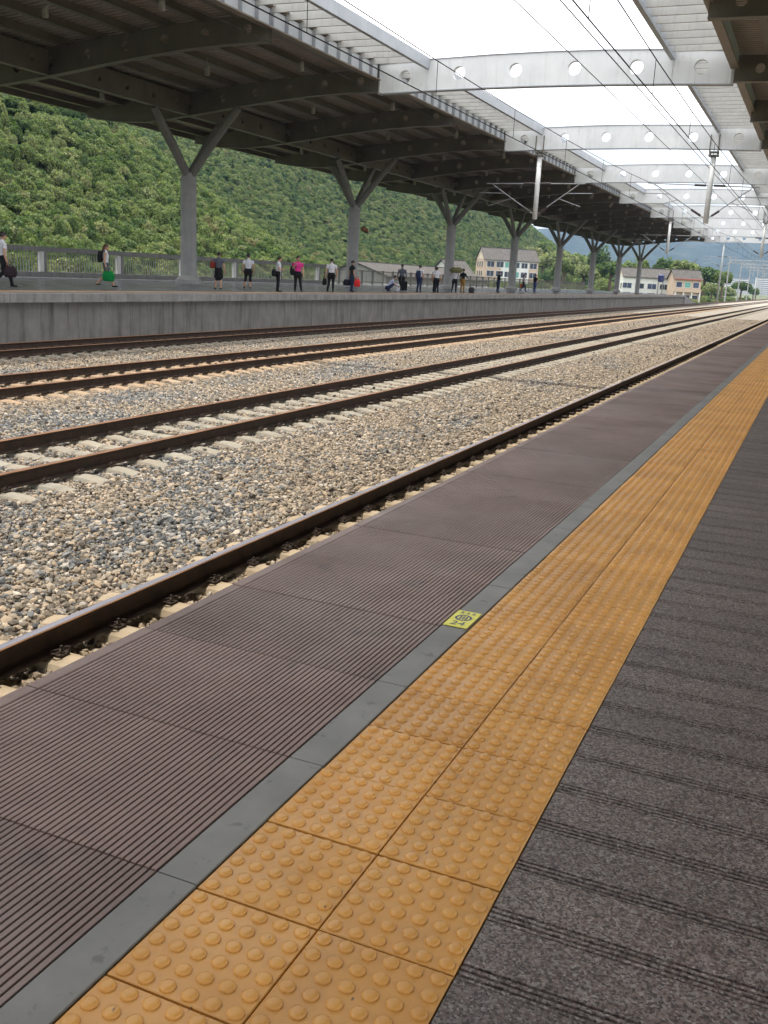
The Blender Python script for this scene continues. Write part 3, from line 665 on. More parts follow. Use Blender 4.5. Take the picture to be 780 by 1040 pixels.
# ---------------------------------------------------------------- overhead line
def drop_post(x, y, lab, la, ra, ztop=9.74, zbot=5.3, mast=False):
    T = thing('catenary_post', lab, 'post', (x, y, zbot), 0, 'overhead line posts')
    b = MB()
    if mast: b.tube([(0, 0, -1.55-zbot), (0, 0, ztop-zbot)], [.19, .14], 10)
    else: b.tube([(0, 0, 0), (0, 0, ztop-zbot-.3)], .17, 12)
    b.build('tube', 'galv' if mast else 'white_tube', T, True)
    if not mast:
        b = MB(); b.box(-.32, .32, -.30, .30, ztop-zbot-.30, ztop-zbot-.22); b.box(-.30, .30, -.28, .28, ztop-zbot-.10, ztop-zbot-.02)
        for s_ in (-1, 1):
            for t_ in (-1, 1): b.tube([(s_*.24, t_*.24, ztop-zbot-.34), (s_*.24, t_*.24, ztop-zbot+.05)], .035, 6)
            b.box(s_*.27-.03, s_*.27+.03, -.27, -.22, ztop-zbot-.02, ztop-zbot+1.0)
        b.build('hanger_bracket', 'dark_steel', T)
    for s_, (dx, dz) in ((-1, la), (1, ra)):
        if not dx: continue
        A = MB(); zt = 2.35; A.tube([(s_*.15, -.05, zt), (s_*(dx+.35), -.05, dz+.02)], .035, 6); A.tube([(s_*.15, -.05, .35), (s_*dx*.97, -.05, dz-.03)], .035, 6)
        A.tube([(s_*dx*.70, -.05, .35+(dz-.38)*.70), (s_*(dx+.9), -.05, dz-1.15+.55)], .028, 6); A.tube([(s_*dx*.52, -.05, .35+(dz-.38)*.53), (s_*(dx+.15), -.05, dz-1.48)], .022, 6)
        A.build('cantilever_arm', 'galv', T)
        I = MB(); I.tube([(s_*.25, -.05, zt), (s_*.95, -.05, zt+(dz+.02-zt)*.2)], .075, 8); d = Vector((s_*dx*.97, 0, dz-.38)); I.tube([Vector((s_*.15, -.05, .35))+d*.06, Vector((s_*.15, -.05, .35))+d*.24], .075, 8); I.build('insulator', 'insul', T)
drop_post(-19.05, 68.4, 'white drop post hanging from the second arch near the far canopy', (3.3, 2.3), (3.0, 2.35))
drop_post(-7.60, 68.4, 'white drop post hanging from the second arch on the right', (3.62, 2.44), (2.68, 2.24))
drop_post(-19.0, 132.3, 'thin white drop post hanging from a farther arch beside the far canopy', (3.3, 2.3), (3.0, 2.35))
drop_post(-7.60, 132.3, 'thin white drop post at the right edge hanging from a farther arch', (3.62, 2.44), (2.68, 2.24))
drop_post(-19.05, 208, 'tall grey catenary mast standing right of the pink two-storey house', (3.3, 2.3), (3.0, 2.35), 9.9, 5.3, True)
# catenary portals down the line
for k, y in enumerate((242, 278, 314, 352, 392, 436, 484)):
    T = thing('catenary_portal', 'grey lattice catenary portal across the tracks, %s beyond the canopies' % ORD[k], 'portal', (-7, y, -1.6), 0, 'catenary portals')
    for x in (-13.5, 11.5):
        b = MB(); b.tube([(x, 0, 0), (x, 0, 10.4)], [.16, .12], 8); b.build('mast', 'galv', T)
    b = MB()
    for yy in (-.3, .3):
        for z in (9.0, 9.7): b.tube([(-13.4, yy, z), (11.4, yy, z)], .05, 5)
    for q in range(20):
        x = -13.2+q*1.22
        for yy in (-.3, .3): b.tube([(x, yy, 9.0), (x+.61, yy, 9.7), (x+1.22, yy, 9.0)], .03, 4)
    b.build('truss', 'galv', T)
    for x in (-8.0, -1.6, 4.4):
        b = MB(); b.tube([(x, 0, 9.0), (x, 0, 6.2)], .07, 6); b.tube([(x, 0, 8.2), (x-2.0, 0, 8.3)], .035, 5); b.tube([(x, 0, 6.5), (x-1.9, 0, 8.2)], .035, 5); b.build('drop_arm', 'galv', T)
def wire(lab, pts, r=.012, cat='wire'):
    b = MB(); b.tube(pts, r, 5); o = b.build('overhead_wire', 'wire'); tag(o, lab, cat, 'overhead wires'); return o
def catenary(x, zc, zm, side):
    wire('contact wire of the overhead line over the %s' % side, [(x, y, zc) for y in (-20, 68.4, 132.3, 208, 600)], .016)
    pts = []; sup = [-20, 4.5, 68.4, 132.3, 208, 260, 320, 380, 440, 500, 600]
    for a, c_ in zip(sup[:-1], sup[1:]):
        for q in range(8): u = q/8; pts.append((x, a+(c_-a)*u, zm-.55*4*u*(1-u)*((c_-a)/64)**2))
    pts.append((x, 600, zm)); ob = wire('messenger wire of the overhead line over the %s' % side, pts, .015)
    b = MB()
    for a, c_ in zip(sup[1:4], sup[2:5]):
        nn = 8
        for q in range(1, nn): u = q/nn; y = a+(c_-a)*u; b.tube([(x, y, zc), (x, y, zm-.55*4*u*(1-u)*((c_-a)/64)**2)], .010, 4)
    b.build('dropper', 'wire', ob)
catenary(-11.22, 6.18, 7.72, 'second track from the near platform')
catenary(-4.95, 6.15, 7.55, 'track beside the near platform')
wire('thin wire running below the louvred edge of the far canopy', [(-16.3, y, 7.7) for y in (-20, 68.4, 132.3, 208)], .008)
wire('slack feeder wire running to the top of the right drop post', [(-7.9, y, 8.84-.0006*(68.4-y)) for y in (-20, 20, 68.4, 132.3, 208)], .019)
wire('thin feeder wire left of the right drop post', [(-8.6, y, 8.35-.002*(y-20)*0) for y in (-20, 20, 68.4, 132.3, 208)], .015)

# ================================================================= FAR PLATFORM FENCE
fe = thing('platform_fence', 'concrete fence with white posts and bars along the back of the far platform', 'fence', (-39.5, 16, 0))
yA, yB = 16.2, 76.5
b = MB(); b.box(-.16, .16, 0, yB-16, 0, .28); b.build('kerb', 'fence_conc', fe)
b = MB(); b.box(-.17, .17, 0, yB-16, 1.36, 1.62); b.build('top_rail', 'fence_conc', fe)
pm = MB(); pm.box(-.13, .13, -.13, .13, .281, 1.359); pm.box(-.15, .15, .16, .34, .281, 1.359, 1); pmm = pm.mesh('post', ['white_post', 'fence_conc'])
ps = [16.4+6.52*k for k in range(10)]
for y in ps: link('post', pmm, fe, (0, y-16, 0))
b = MB(); y = 16.2
while y < yB-.2:
    b.box(-.02, .02, y-16-.018, y-16+.018, .281, 1.359); y += .21
b.build('bar', 'fence_conc', fe, kind='stuff')
fr_ = thing('metal_railing', 'grey metal railing along the back of the far platform, right half', 'railing', (-39.5, 76.8, 0))
Lr = FE-77.2
b = MB(); b.box(-.05, .05, 0, Lr, 1.22, 1.30); b.build('top_rail', 'fork', fr_)
b = MB(); b.box(-.05, .05, 0, Lr, .22, .29); b.build('bottom_rail', 'fork', fr_)
pm = MB(); pm.box(-.07, .07, -.07, .07, 0, 1.36); pmm = pm.mesh('post', 'fork')
for k in range(43): link('post', pmm, fr_, (.0, 2.4*k+.05, 0))
b = MB(); y = .3
while y < Lr: b.box(-.015, .015, y-.02, y+.02, .291, 1.219); y += .30
b.build('bar', 'fork', fr_, kind='stuff')

# ================================================================= TREES, HILL, MOUNTAIN
def crown_mesh(name, seed, rx, rz_, n, leaf, lobes=22):
    rg = np.random.default_rng(seed); lob = []
    for k in range(lobes):
        d = rg.normal(size=3); d /= np.linalg.norm(d); d[2] = abs(d[2])*.9-.25; e_ = rg.uniform(.5, .82); lob.append((np.array([d[0]*rx*e_, d[1]*rx*e_, d[2]*rz_*e_]), rg.uniform(.18, .36)))
    V, Fc, tn = [], [], []
    for k in range(n):
        c_, s_ = lob[rg.integers(lobes)]; d = rg.normal(size=3); d /= np.linalg.norm(d)
        rad = rg.uniform(.72, 1.08); p = c_+d*np.array([rx, rx, rz_])*s_*rad
        nn = d+rg.normal(0, .55, 3); nn[2] += .6; nn /= np.linalg.norm(nn); a = np.cross(nn, rg.normal(size=3)); a /= np.linalg.norm(a); e = np.cross(nn, a)
        l = leaf*rg.uniform(.55, 1.25); i = len(V); w_ = l*rg.uniform(.45, .8); bend = nn*l*.18
        V += [p-a*l-bend, p-e*w_, p+a*l-bend, p+e*w_]; Fc.append((i, i+1, i+2, i+3)); t_ = rg.uniform(0, 1); tn += [t_]*4
    me = bpy.data.meshes.new(name); me.from_pydata([tuple(v_) for v_ in V], [], Fc); me.materials.append(M['leaf'])
    at = me.attributes.new('tone', 'FLOAT', 'POINT'); at.data.foreach_set('value', np.array(tn, np.float32)); me.update(); return me
crowns = [crown_mesh('crown', 11, 3.0, 2.6, 2800, .25), crown_mesh('crown', 12, 2.5, 3.2, 2800, .24, 18), crown_mesh('crown', 13, 3.4, 2.3, 3000, .26, 26), crown_mesh('crown', 14, 2.1, 3.6, 2400, .22, 16)]
tk = MB(); tk.tube([(0, 0, -4.5), (.1, .05, -2), (0, .1, 0), (.2, 0, 1.6)], [.32, .25, .2, .08], 8)
for a in range(5):
    an = a*1.3; tk.tube([(0, .05, -1.6+.35*a), (.8*math.cos(an), .8*math.sin(an), -.6+.4*a), (1.7*math.cos(an), 1.7*math.sin(an), .1+.45*a)], [.12, .08, .03], 6)
tkm = tk.mesh('trunk', 'bark')
# individual trees: behind the houses and along the line at the right
TREES = []
def tree(x, y, s_, k, lab, base=-2.3, zs=1.0):
    T = thing('broadleaf_tree', lab, 'tree', (x, y, base), random.uniform(0, 6.28), 'trees behind the houses')
    o = link('crown', crowns[k], T, (0, 0, 4.2*s_*zs)); o.scale = (s_, s_, s_*zs); q = link('trunk', tkm, T, (0, 0, 4.2*s_*zs)); q.scale = (s_, s_, s_*zs); TREES.append(o)
rt = [(-44, 352, 2.2, 0, 'large round tree rising behind the pink two-storey house'), (-37, 350, 1.9, 2, 'broad tree just right of the pink two-storey house roof'), (-30.5, 345, 1.5, 1, 'tree between the pink two-storey house and the catenary mast'),
      (-52, 360, 2.1, 1, 'tall tree behind the roof of the white long house, right one'), (-60, 358, 1.9, 3, 'narrow tall tree behind the roof of the white long house, middle one'), (-69, 352, 2.0, 0, 'round tree behind the roof of the white long house, left one'),
      (-77, 345, 1.7, 2, 'broad tree left of the white long house'), (-83, 340, 1.8, 1, 'tree right of the pink three-storey building'), (-106, 350, 1.9, 0, 'tree behind the pink three-storey building'),
      (-27, 380, 1.2, 2, 'low broad tree behind the first catenary portal'), (-25, 420, .8, 0, 'small round tree beside the second catenary portal'), (-27, 470, .8, 3, 'small narrow tree near the far end of the track'), (-32, 330, .95, 2, 'bushy low tree beside the track right of the houses')]
pos_ = ['leftmost', 'second from the left', 'third from the left', 'fourth from the left', 'fifth from the left', 'sixth from the left', 'seventh from the left', 'eighth from the left']
for k in range(8):
    bb = R(15.6-.78*k); d_ = 430+25*math.sin(k*2.1); rt.append((-d_*math.sin(bb), d_*math.cos(bb), 2.95-.09*k+.25*math.sin(k*1.7), (k*3) % 4, 'tall tree in the tree line between the forked columns, %s' % pos_[k]))
for x, y, s_, k, lab in rt: tree(x, y, s_, k, lab)
def ss(u): u = min(1, max(0, u)); return u*u*(3-2*u)
def hz(x, y):
    A = min(76, 152*ss((1060-y)/640))+2*math.sin(y*.02); A *= .85+.15*math.sin(y*.013+1)
    f = 66+56*ss((y-130)/150); return -2.4+A*ss((-x-f)/125)+1.6*math.sin(x*.07+y*.05)*ss((-x-f)/80)
def grid_mesh(x0, x1, y0, y1, st, name, mat, fn):
    xs_ = np.arange(x0, x1+.1, st); ys_ = np.arange(y0, y1+.1, st); V = [(x, y, fn(x, y)) for y in ys_ for x in xs_]; nx = len(xs_)
    Fc = [(j*nx+i, j*nx+i+1, (j+1)*nx+i+1, (j+1)*nx+i) for j in range(len(ys_)-1) for i in range(nx-1)]
    me = bpy.data.meshes.new(name); me.from_pydata(V, [], Fc); me.materials.append(M[mat]); me.polygons.foreach_set('use_smooth', [True]*len(Fc)); return me
o = link('hillside', grid_mesh(-420, -60, -20, 860, 10, 'hillside', 'hill', hz)); o['kind'] = 'structure'
def scatter(name, me, dens, s0, s1, seed, lab, cat):
    o = link(name, me); o['kind'] = 'stuff'; tag(o, lab, cat)
    ng = bpy.data.node_groups.new(name, 'GeometryNodeTree')
    ng.interface.new_socket('Geometry', in_out='INPUT', socket_type='NodeSocketGeometry'); ng.interface.new_socket('Geometry', in_out='OUTPUT', socket_type='NodeSocketGeometry')
    N, L = ng.nodes.new, ng.links.new
    gi, go = N('NodeGroupInput'), N('NodeGroupOutput'); dp = N('GeometryNodeDistributePointsOnFaces'); dp.inputs['Density'].default_value = dens; dp.inputs['Seed'].default_value = seed
    L(gi.outputs[0], dp.inputs['Mesh']); jn = N('GeometryNodeJoinGeometry')
    for k in (0, 2, 3, 1):
        oi = N('GeometryNodeObjectInfo'); oi.inputs['Object'].default_value = next(t_ for t_ in TREES if t_.data == crowns[k]); oi.inputs['As Instance'].default_value = True; L(oi.outputs['Geometry'], jn.inputs[0])
    ip = N('GeometryNodeInstanceOnPoints'); ip.inputs['Pick Instance'].default_value = True; L(dp.outputs['Points'], ip.inputs['Points']); L(jn.outputs[0], ip.inputs['Instance'])
    rv = N('FunctionNodeRandomValue'); rv.data_type = 'FLOAT_VECTOR'; rv.inputs[0].default_value = (-.15, -.15, 0); rv.inputs[1].default_value = (.15, .15, 6.28); L(rv.outputs[0], ip.inputs['Rotation'])
    rs = N('FunctionNodeRandomValue'); rs.data_type = 'FLOAT_VECTOR'; rs.inputs[0].default_value = (s0, s0, s0*.8); rs.inputs[1].default_value = (s1, s1, s1*1.25); rs.inputs[8].default_value = 5; L(rs.outputs[0], ip.inputs['Scale'])
    L(ip.outputs[0], go.inputs[0]); md = o.modifiers.new('scatter', 'NODES'); md.node_group = ng; return o
scatter('forest', grid_mesh(-250, -70, 0, 850, 10, 'forest', 'hill', lambda x, y: hz(x, y)+.9), .36, .26, .74, 3, 'dense mixed green forest covering the hillside behind the station', 'forest')
scatter('undergrowth', grid_mesh(-74, -44, 14, 120, 6, 'undergrowth', 'hill', lambda x, y: -2.2), .11, .28, .55, 9, 'low green bushes growing between the platform fence and the hill', 'bushes')
scatter('trackside_bushes', grid_mesh(-75, -27, 215, 470, 8, 'trackside_bushes', 'hill', lambda x, y: -2.2), .03, .3, .6, 21, 'low green bushes beside the line beyond the far platform', 'bushes')
scatter('woodland', grid_mesh(-128, -44, 372, 540, 12, 'woodland', 'hill', lambda x, y: .4), .05, .8, 1.7, 33, 'dark green wood on the flat ground behind the houses', 'wood')
# far blue mountain
V, Fc = [], []; nb, nr = 150, 14
for i in range(nb+1):
    th = R(-30+70*i/nb)      # bearing to the left of the track
    ridge = 178*(.93+.05*math.sin(i*.23)+.035*math.sin(i*.61+1)+.02*math.sin(i*1.7))
    for j in range(nr+1):
        u = j/nr; d = 2300+900*u; h = ridge*ss(u)*(1+.05*math.sin(j*1.3+i*.5)*(1-u))
        V.append((-d*math.sin(th), d*math.cos(th), -2.4+h))
for i in range(nb):
    for j in range(nr): a = i*(nr+1)+j; Fc.append((a, a+1, a+nr+2, a+nr+1))
me = bpy.data.meshes.new('mountain'); me.from_pydata(V, [], Fc); me.materials.append(M['mountain']); o = link('mountain', me); o['kind'] = 'structure'

# ================================================================= BUILDINGS
M['pink'] = concrete('pink_render', (.46, .355, .27), (.54, .43, .335), .35, (.28, .21, .16), .4)
M['cream'] = concrete('cream_render', (.66, .57, .46), (.74, .65, .53), .25, (.4, .33, .26), .4)
M['pale'] = concrete('pale_render', (.58, .60, .58), (.68, .69, .66), .25, (.35, .35, .33), .4)
M['rooftile'] = concrete('grey_roof_tiles', (.062, .057, .053), (.098, .09, .082), .35, (.04, .037, .034), .6)
M['glass'] = plain('window_glass', (.035, .045, .06), .12, var=.4, scale=.8, coord='World')
M['glass_b'] = plain('window_glass_blue', (.05, .07, .12), .15, var=.4, scale=.8, coord='World')
M['glass_g'] = plain('window_glass_green', (.12, .33, .28), .2, var=.2)
M['frame'] = plain('window_frame', (.55, .56, .55), .6); M['redtrim'] = plain('red_trim', (.40, .12, .09), .7)
def house(name, lab, x, y, rot, L, D, eave, ridge, base, wall, gable, wins, over=.5, extra=None):
    T = thing(name, lab, 'building', (x, y, base), rot); e, r_ = eave-base, ridge-base
    b = MB(); b.box(-L/2, L/2, -D/2, D/2, 0, e); b.build('wall', wall, T)
    for s_ in (-1, 1):
        b = MB(); b.prism([(-D/2, e), (D/2, e), (0, r_-.12)], 'x', s_*L/2-.12 if s_ > 0 else -L/2-.02, L/2+.02 if s_ > 0 else -L/2+.12); b.build('gable', gable, T)
    b = MB(); sl_ = (r_-e)/(D/2)
    for s_ in (-1, 1):
        q = [(0, r_), (s_*(D/2+over), e-sl_*over), (s_*(D/2+over), e-sl_*over+.16), (0, r_+.16)]; b.prism(q if s_ < 0 else q[::-1], 'x', -L/2-.35, L/2+.35)
    rf = b.build('roof', 'rooftile', T); b = MB(); b.box(-L/2-.36, L/2+.36, -.18, .18, r_+.05, r_+.30); b.build('ridge_cap', 'rooftile', rf)
    # roof tile courses as real ribs
    b = MB(); xx = -L/2
    while xx < L/2:
        b.quad((xx, -D/2-over, e-sl_*over+.165), (xx+.18, -D/2-over, e-sl_*over+.25), (xx+.18, 0, r_+.25), (xx, 0, r_+.165)); b.quad((xx+.18, -D/2-over, e-sl_*over+.25), (xx+.36, -D/2-over, e-sl_*over+.165), (xx+.36, 0, r_+.165), (xx+.18, 0, r_+.25)); xx += .8
    b.build('tile_rib', 'rooftile', rf, kind='stuff')
    for face, u, z, w_, h_, gm in wins:
        f = MB(); g_ = MB()
        if face == 'f':
            f.box(u-w_/2-.1, u+w_/2+.1, -D/2-.07, -D/2+.02, z-.1, z+h_+.1); g_.box(u-w_/2, u+w_/2, -D/2-.085, -D/2-.072, z, z+h_)
            mu = MB(); nm = max(1, int(w_/.9))
            for q in range(1, nm): mu.box(u-w_/2+w_*q/nm-.04, u-w_/2+w_*q/nm+.04, -D/2-.11, -D/2-.086, z, z+h_)
        else:
            f.box(-L/2-.09, -L/2+.02, u-w_/2-.1, u+w_/2+.1, z-.1, z+h_+.1); g_.box(-L/2-.105, -L/2-.092, u-w_/2, u+w_/2, z, z+h_); mu = MB()
        wo = f.build('window', 'frame', T); g_.build('pane', gm, wo)
        if mu.v: mu.build('mullion', 'frame', wo)
    if extra: extra(T, L, D, e)
    return T
def ex_pink(T, L, D, e):
    b = MB(); b.box(-L/2+5.6, L/2-3.2, -D/2-.06, -D/2-.005, .2, e-.25); b.build('pale_facade', 'pale', T)
    b = MB(); b.box(-L/2, L/2, -D/2-.16, -D/2-.065, e-.55, e-.3); b.build('cornice', 'pale', T)
w_ = []
for row, z in enumerate((1.5, 4.4, 7.3)):
    for q, u in enumerate((-7.0, -3.9)): w_.append(('f', u, z, 2.3, 1.7, 'glass'))
    for q, u in enumerate((-1.2, 1.6, 4.3)): w_.append(('f', u, z, 2.0, 1.6, ['glass', 'glass', 'glass_g'][(q+row) % 3]))
    w_.append(('f', 7.3, z, 2.3, 1.6, 'glass'))
    for u in (-2.2, 0, 2.2): w_.append(('g', u, z, .8, 1.6, 'glass'))
house('three_storey_house', 'pink and pale three-storey building with grey tiled roof behind the far platform', -94.2, 310, R(36), 18.0, 9.0, 7.3, 10.7, -2.4, 'pink', 'cream', w_, extra=ex_pink)
def ex_p2(T, L, D, e):
    b = MB(); b.box(-L/2-.2, L/2+.25, -D/2-.7, -D/2-.001, e-.3, e-.05); b.build('red_eaves', 'redtrim', T)
    b = MB(); b.box(-L/2, L/2, -D/2-.9, -D/2-.002, 3.1, 3.9); b.build('balcony', 'pink', T)
    for k in range(4):
        b = MB(); x = -L/2+.3+k*(L-.6)/3; b.box(x-.18, x+.18, -D/2-.85, -D/2-.5, 0, 3.09); b.build('porch_pillar', 'pale', T)
w_ = [('f', u, z, 1.6, 1.4, g_) for z in (.9, 4.4) for u, g_ in ((-2.4, 'glass_b'), (0, 'glass_g' if z > 3 else 'glass'), (2.4, 'glass_b' if z > 3 else 'glass'))]
house('two_storey_house', 'pink two-storey house with red eaves beyond the end of the far platform', -36.2, 292, R(26), 7.6, 6.0, 3.9, 6.2, -2.9, 'pink', 'pink', w_, extra=ex_p2)
w_ = [('f', -5.6+3.6*k, 3.2, 2.5, 1.4, ['glass_b', 'glass', 'glass_b', 'glass'][k]) for k in range(4)]+[('f', -5.6+3.6*k, .6, 2.2, 1.4, 'glass') for k in range(4)]+[('g', u, 3.0, .9, 1.5, 'glass') for u in (-1.8, 1.6)]
house('long_white_house', 'long white two-storey house left of the pink house beyond the far platform', -48.4, 297, R(24), 13.6, 7.5, 3.9, 6.2, -2.6, 'pale', 'cream', w_)
# water tank on a stand between the two houses
T = thing('water_tank', 'dark blue water tank between the white and the pink house', 'tank', (-42.0, 287, -2.5)); b = MB(); b.lathe([(.4, 5.1), (.85, 5.3), (.9, 6.9), (.5, 7.2), (.2, 7.35)], seg=14); b.build('tank', plain('tank_blue', (.02, .025, .09), .4), T)
b = MB()
for x_, y_ in ((-.6, -.6), (.6, -.6), (.6, .6), (-.6, .6)): b.tube([(x_, y_, 0), (x_, y_, 5.2)], .08, 5)
b.build('stand', 'fence_conc', T)
# low sheds behind the fence
house('long_shed', 'long low shed with weathered grey roof behind the fence', -64, 158, R(90), 48, 10, .8, 2.5, -2.4, 'fence_conc', 'fence_conc', [('f', -24+8*k, .7, 1.6, 1.2, 'glass') for k in range(7)])
house('small_white_house', 'small white gabled house partly behind the third column', -75, 206, R(60), 6, 6, 2.4, 4.6, -2.4, 'pale', 'pale', [('g', 0, 2.6, 1.2, 1.3, 'glass')])
# distant town blocks
for k, (x, y, w_, d_, h_) in enumerate(((-128, 1680, 34, 16, 24), (-108, 1760, 40, 16, 18), (-86, 1700, 28, 16, 27), (-64, 1800, 38, 16, 20), (-158, 1750, 34, 16, 17), (-34, 1720, 30, 16, 22))):
    T = thing('apartment_block', 'pale hazy apartment block in the distance, %s of the row' % ['second', 'third', 'fourth', 'fifth', 'leftmost', 'rightmost'][k], 'building', (x, y, -2.4), R(10), 'distant apartment blocks')
    b = MB(); b.box(-w_/2, w_/2, -d_/2, d_/2, 0, h_); b.build('wall', 'pale', T); b = MB(); b.box(-w_/2-.3, w_/2+.3, -d_/2-.3, d_/2+.3, h_+.002, h_+.6); b.build('roof', 'rooftile', T)
    for q in range(int(h_//3)):
        b = MB(); b.box(-w_/2+1, w_/2-1, -d_/2-.06, -d_/2-.01, 1+q*3, 2.5+q*3); b.build('window_band', 'fence_conc', T)

# ================================================================= PEOPLE
M['skin'] = plain('skin', (.42, .25, .17), .55, var=.08); M['hair'] = plain('hair_black', (.012, .010, .009), .45, var=.4, scale=40); M['hair_brown'] = plain('hair_brown', (.07, .028, .016), .45, var=.4, scale=40)
CL = {}
def cloth(c):
    if c not in CL:
        t = NT('cloth'); v = t.coord('Object'); k = t.ramp(t.noise(v, 7, 4, .6), [(.3, tuple(x*.75 for x in c)), (.7, tuple(min(1, x*1.1) for x in c))]); t.bump(t.noise(v, 14, 3), .01, .5); CL[c] = t.base(k, .85, 0, .2)
    return CL[c]
BLACK, WHITE, NAVY, GREY = (.014, .014, .016), (.62, .63, .68), (.025, .035, .08), (.10, .11, .135)
def V3(*a): return Vector(a)
def person(lab, x, y, rot, H, shirt, pants, shoes=BLACK, sleeve='short', legs='long', hair='short', haircol='hair', pose='stand', la='down', ra='down', lean=0.0, z=0.0):
    T = thing('person', lab, 'person', (x, y, z), R(rot), 'people on the far platform'); s_ = H/1.72
    hip = .92; sh = 1.42
    if pose == 'stand': J = {'kl': (-.10, .015, .50), 'al': (-.12, -.02, .09), 'kr': (.10, .015, .50), 'ar': (.12, .0, .09)}
    elif pose == 'shift': J = {'kl': (-.11, .05, .51), 'al': (-.17, .06, .09), 'kr': (.09, .0, .50), 'ar': (.10, -.05, .09)}
    elif pose == 'walk': J = {'kl': (-.09, .20, .54), 'al': (-.09, .27, .10), 'kr': (.09, -.02, .50), 'ar': (.09, -.33, .16)}
    elif pose == 'crouch': J = {'kl': (-.16, .40, .50), 'al': (-.13, .06, .09), 'kr': (.16, .40, .48), 'ar': (.13, .06, .09)}
    dz = 0.0; ty = 0.0
    if pose == 'crouch': dz = -.70; ty = .32
    def P(px, py, pz):    # upper body point with lean
        q = pz-hip; return V3(px, py+lean*q+(ty*q/.5 if pose == 'crouch' else 0), pz+dz)
    SL, SR = P(-.185, 0, sh-.03), P(.185, 0, sh-.03)
    def arm(kind, s, S_):
        if kind == 'down': return S_+V3(s*.055, -.03, -.28), S_+V3(s*.06, .04, -.53)
        if kind == 'phone': return S_+V3(s*.05, .02, -.28), S_+V3(-s*.07, .20, -.27)
        if kind == 'bag': return S_+V3(s*.06, -.04, -.29), S_+V3(s*.09, .01, -.56)
        if kind == 'fwd': return S_+V3(s*.04, .14, -.24), S_+V3(s*.0, .36, -.34)
        if kind == 'back': return S_+V3(s*.05, -.12, -.25), S_+V3(s*.05, -.18, -.50)
        if kind == 'strap': return S_+V3(s*.08, .0, -.28), S_+V3(-s*.02, .17, -.10)
        if kind == 'up': return S_+V3(s*.10, .10, -.10), S_+V3(s*.03, .20, .12)
    EL, WL = arm(la, -1, SL); ER, WR = arm(ra, 1, SR)
    hipc = V3(0, 0, hip+dz); HL, HR_ = V3(-.095, 0, hip+dz-.03), V3(.095, 0, hip+dz-.03)
    J = {k: V3(*v_) for k, v_ in J.items()}
    bones = []; mb = MB()
    def limb(pts, rads, reg, seg=12, up=None):
        ext = [pts[0]-(pts[1]-pts[0]).normalized()*(rads[0][0] if hasattr(rads[0], '__len__') else rads[0])*.7]+list(pts)+[pts[-1]+(pts[-1]-pts[-2]).normalized()*(rads[-1][0] if hasattr(rads[-1], '__len__') else rads[-1])*.7]
        sc = lambda r, f: (r[0]*f, r[1]*f) if hasattr(r, '__len__') else r*f
        mb.tube(ext, [sc(rads[0], .35)]+list(rads)+[sc(rads[-1], .35)], seg, up=up)
        for a, c_, r0, r1 in zip(pts[:-1], pts[1:], rads[:-1], rads[1:]):
            mr = lambda r: (r[0]+r[1])/2 if hasattr(r, '__len__') else r
            bones.append((np.array(a), np.array(c_), mr(r0), mr(r1), reg))
    skirt = legs == 'skirt'
    lr = dict(long=('p', 'p'), short=('p', 's'), knee=('p', 'k'), skirt=('p', 's'))[legs]
    pr = 1.12 if legs in ('long', 'knee') else 1.0
    for H0, kn, an in ((HL, J['kl'], J['al']), (HR_, J['kr'], J['ar'])):
        mid = (H0+kn)/2
        limb([H0, mid], [.092*pr, .078*pr], 'p'); limb([mid, kn], [.076*pr, .056*pr], 'p' if legs in ('long', 'knee') else 's')
        cm_ = kn+(an-kn)*.35; limb([kn, cm_], [.055*pr, .056*pr], 'p' if legs in ('long', 'knee') else 's'); limb([cm_, an], [.055*pr, .040*pr], 'p' if legs == 'long' else 's')
        toe = an+V3(0, .15, -.045); limb([an+V3(0, -.03, -.035), toe], [(.04, .042), (.030, .04)], 'f', up=(0, 0, 1))
    if skirt: limb([hipc+V3(0, 0, .02), hipc+V3(0, .02, -.36)], [(.15, .17), (.16, .20)], 'p', 14, up=(0, 1, 0))
    # torso: hips, waist, chest, shoulders as stacked ellipses (depth, half-width)
    tp = [P(0, 0, hip-.06), P(0, 0, hip+.06), P(0, .0, hip+.20), P(0, .01, hip+.36), P(0, 0, hip+.46), P(0, -.01, sh+.06)]
    limb(tp[:2], [(.105, .155), (.11, .16)], 'p', 14, up=(0, 1, 0)); limb(tp[1:], [(.11, .155), (.10, .14), (.115, .165), (.10, .175), (.06, .07)], 't', 14, up=(0, 1, 0))
    nk = P(0, .0, sh+.04); hd = P(0, .03, sh+.17); limb([nk, hd], [.055, .05], 's')
    for S0, E0, W0 in ((SL, EL, WL), (SR, ER, WR)):
        mid = (S0+E0)/2
        limb([S0, mid], [.062, .052], 't' if sleeve != 'none' else 's', up=(0, 1, 0)); limb([mid, E0], [.05, .042], 't' if sleeve == 'long' else 's', up=(0, 1, 0)); limb([E0, W0], [.042, .030], 't' if sleeve == 'long' else 's', up=(0, 1, 0))
        d = (W0-E0).normalized(); limb([W0, W0+d*.085], [(.022, .034), (.018, .040)], 's', up=(0, 1, 0))
    hc = P(0, .03, sh+.215)
    mb.ell(hc, (.078, .098, .118), 14, 10); mb.ell(hc+V3(0, .035, -.055), (.055, .06, .06), 10, 8); mb.tube([hc+V3(0, .085, .02), hc+V3(0, .118, -.02)], [.010, .017], 6)
    for sd in (-1, 1): mb.ell(hc+V3(sd*.08, -.005, -.005), (.012, .022, .032), 8, 6)
    bones.append((np.array(hc), np.array(hc+V3(0, 0, .01)), .10, .10, 's'))
    tmp = mb.build('tmp', 'skin'); md = tmp.modifiers.new('r', 'REMESH'); md.mode = 'VOXEL'; md.voxel_size = .016; md.use_smooth_shade = True
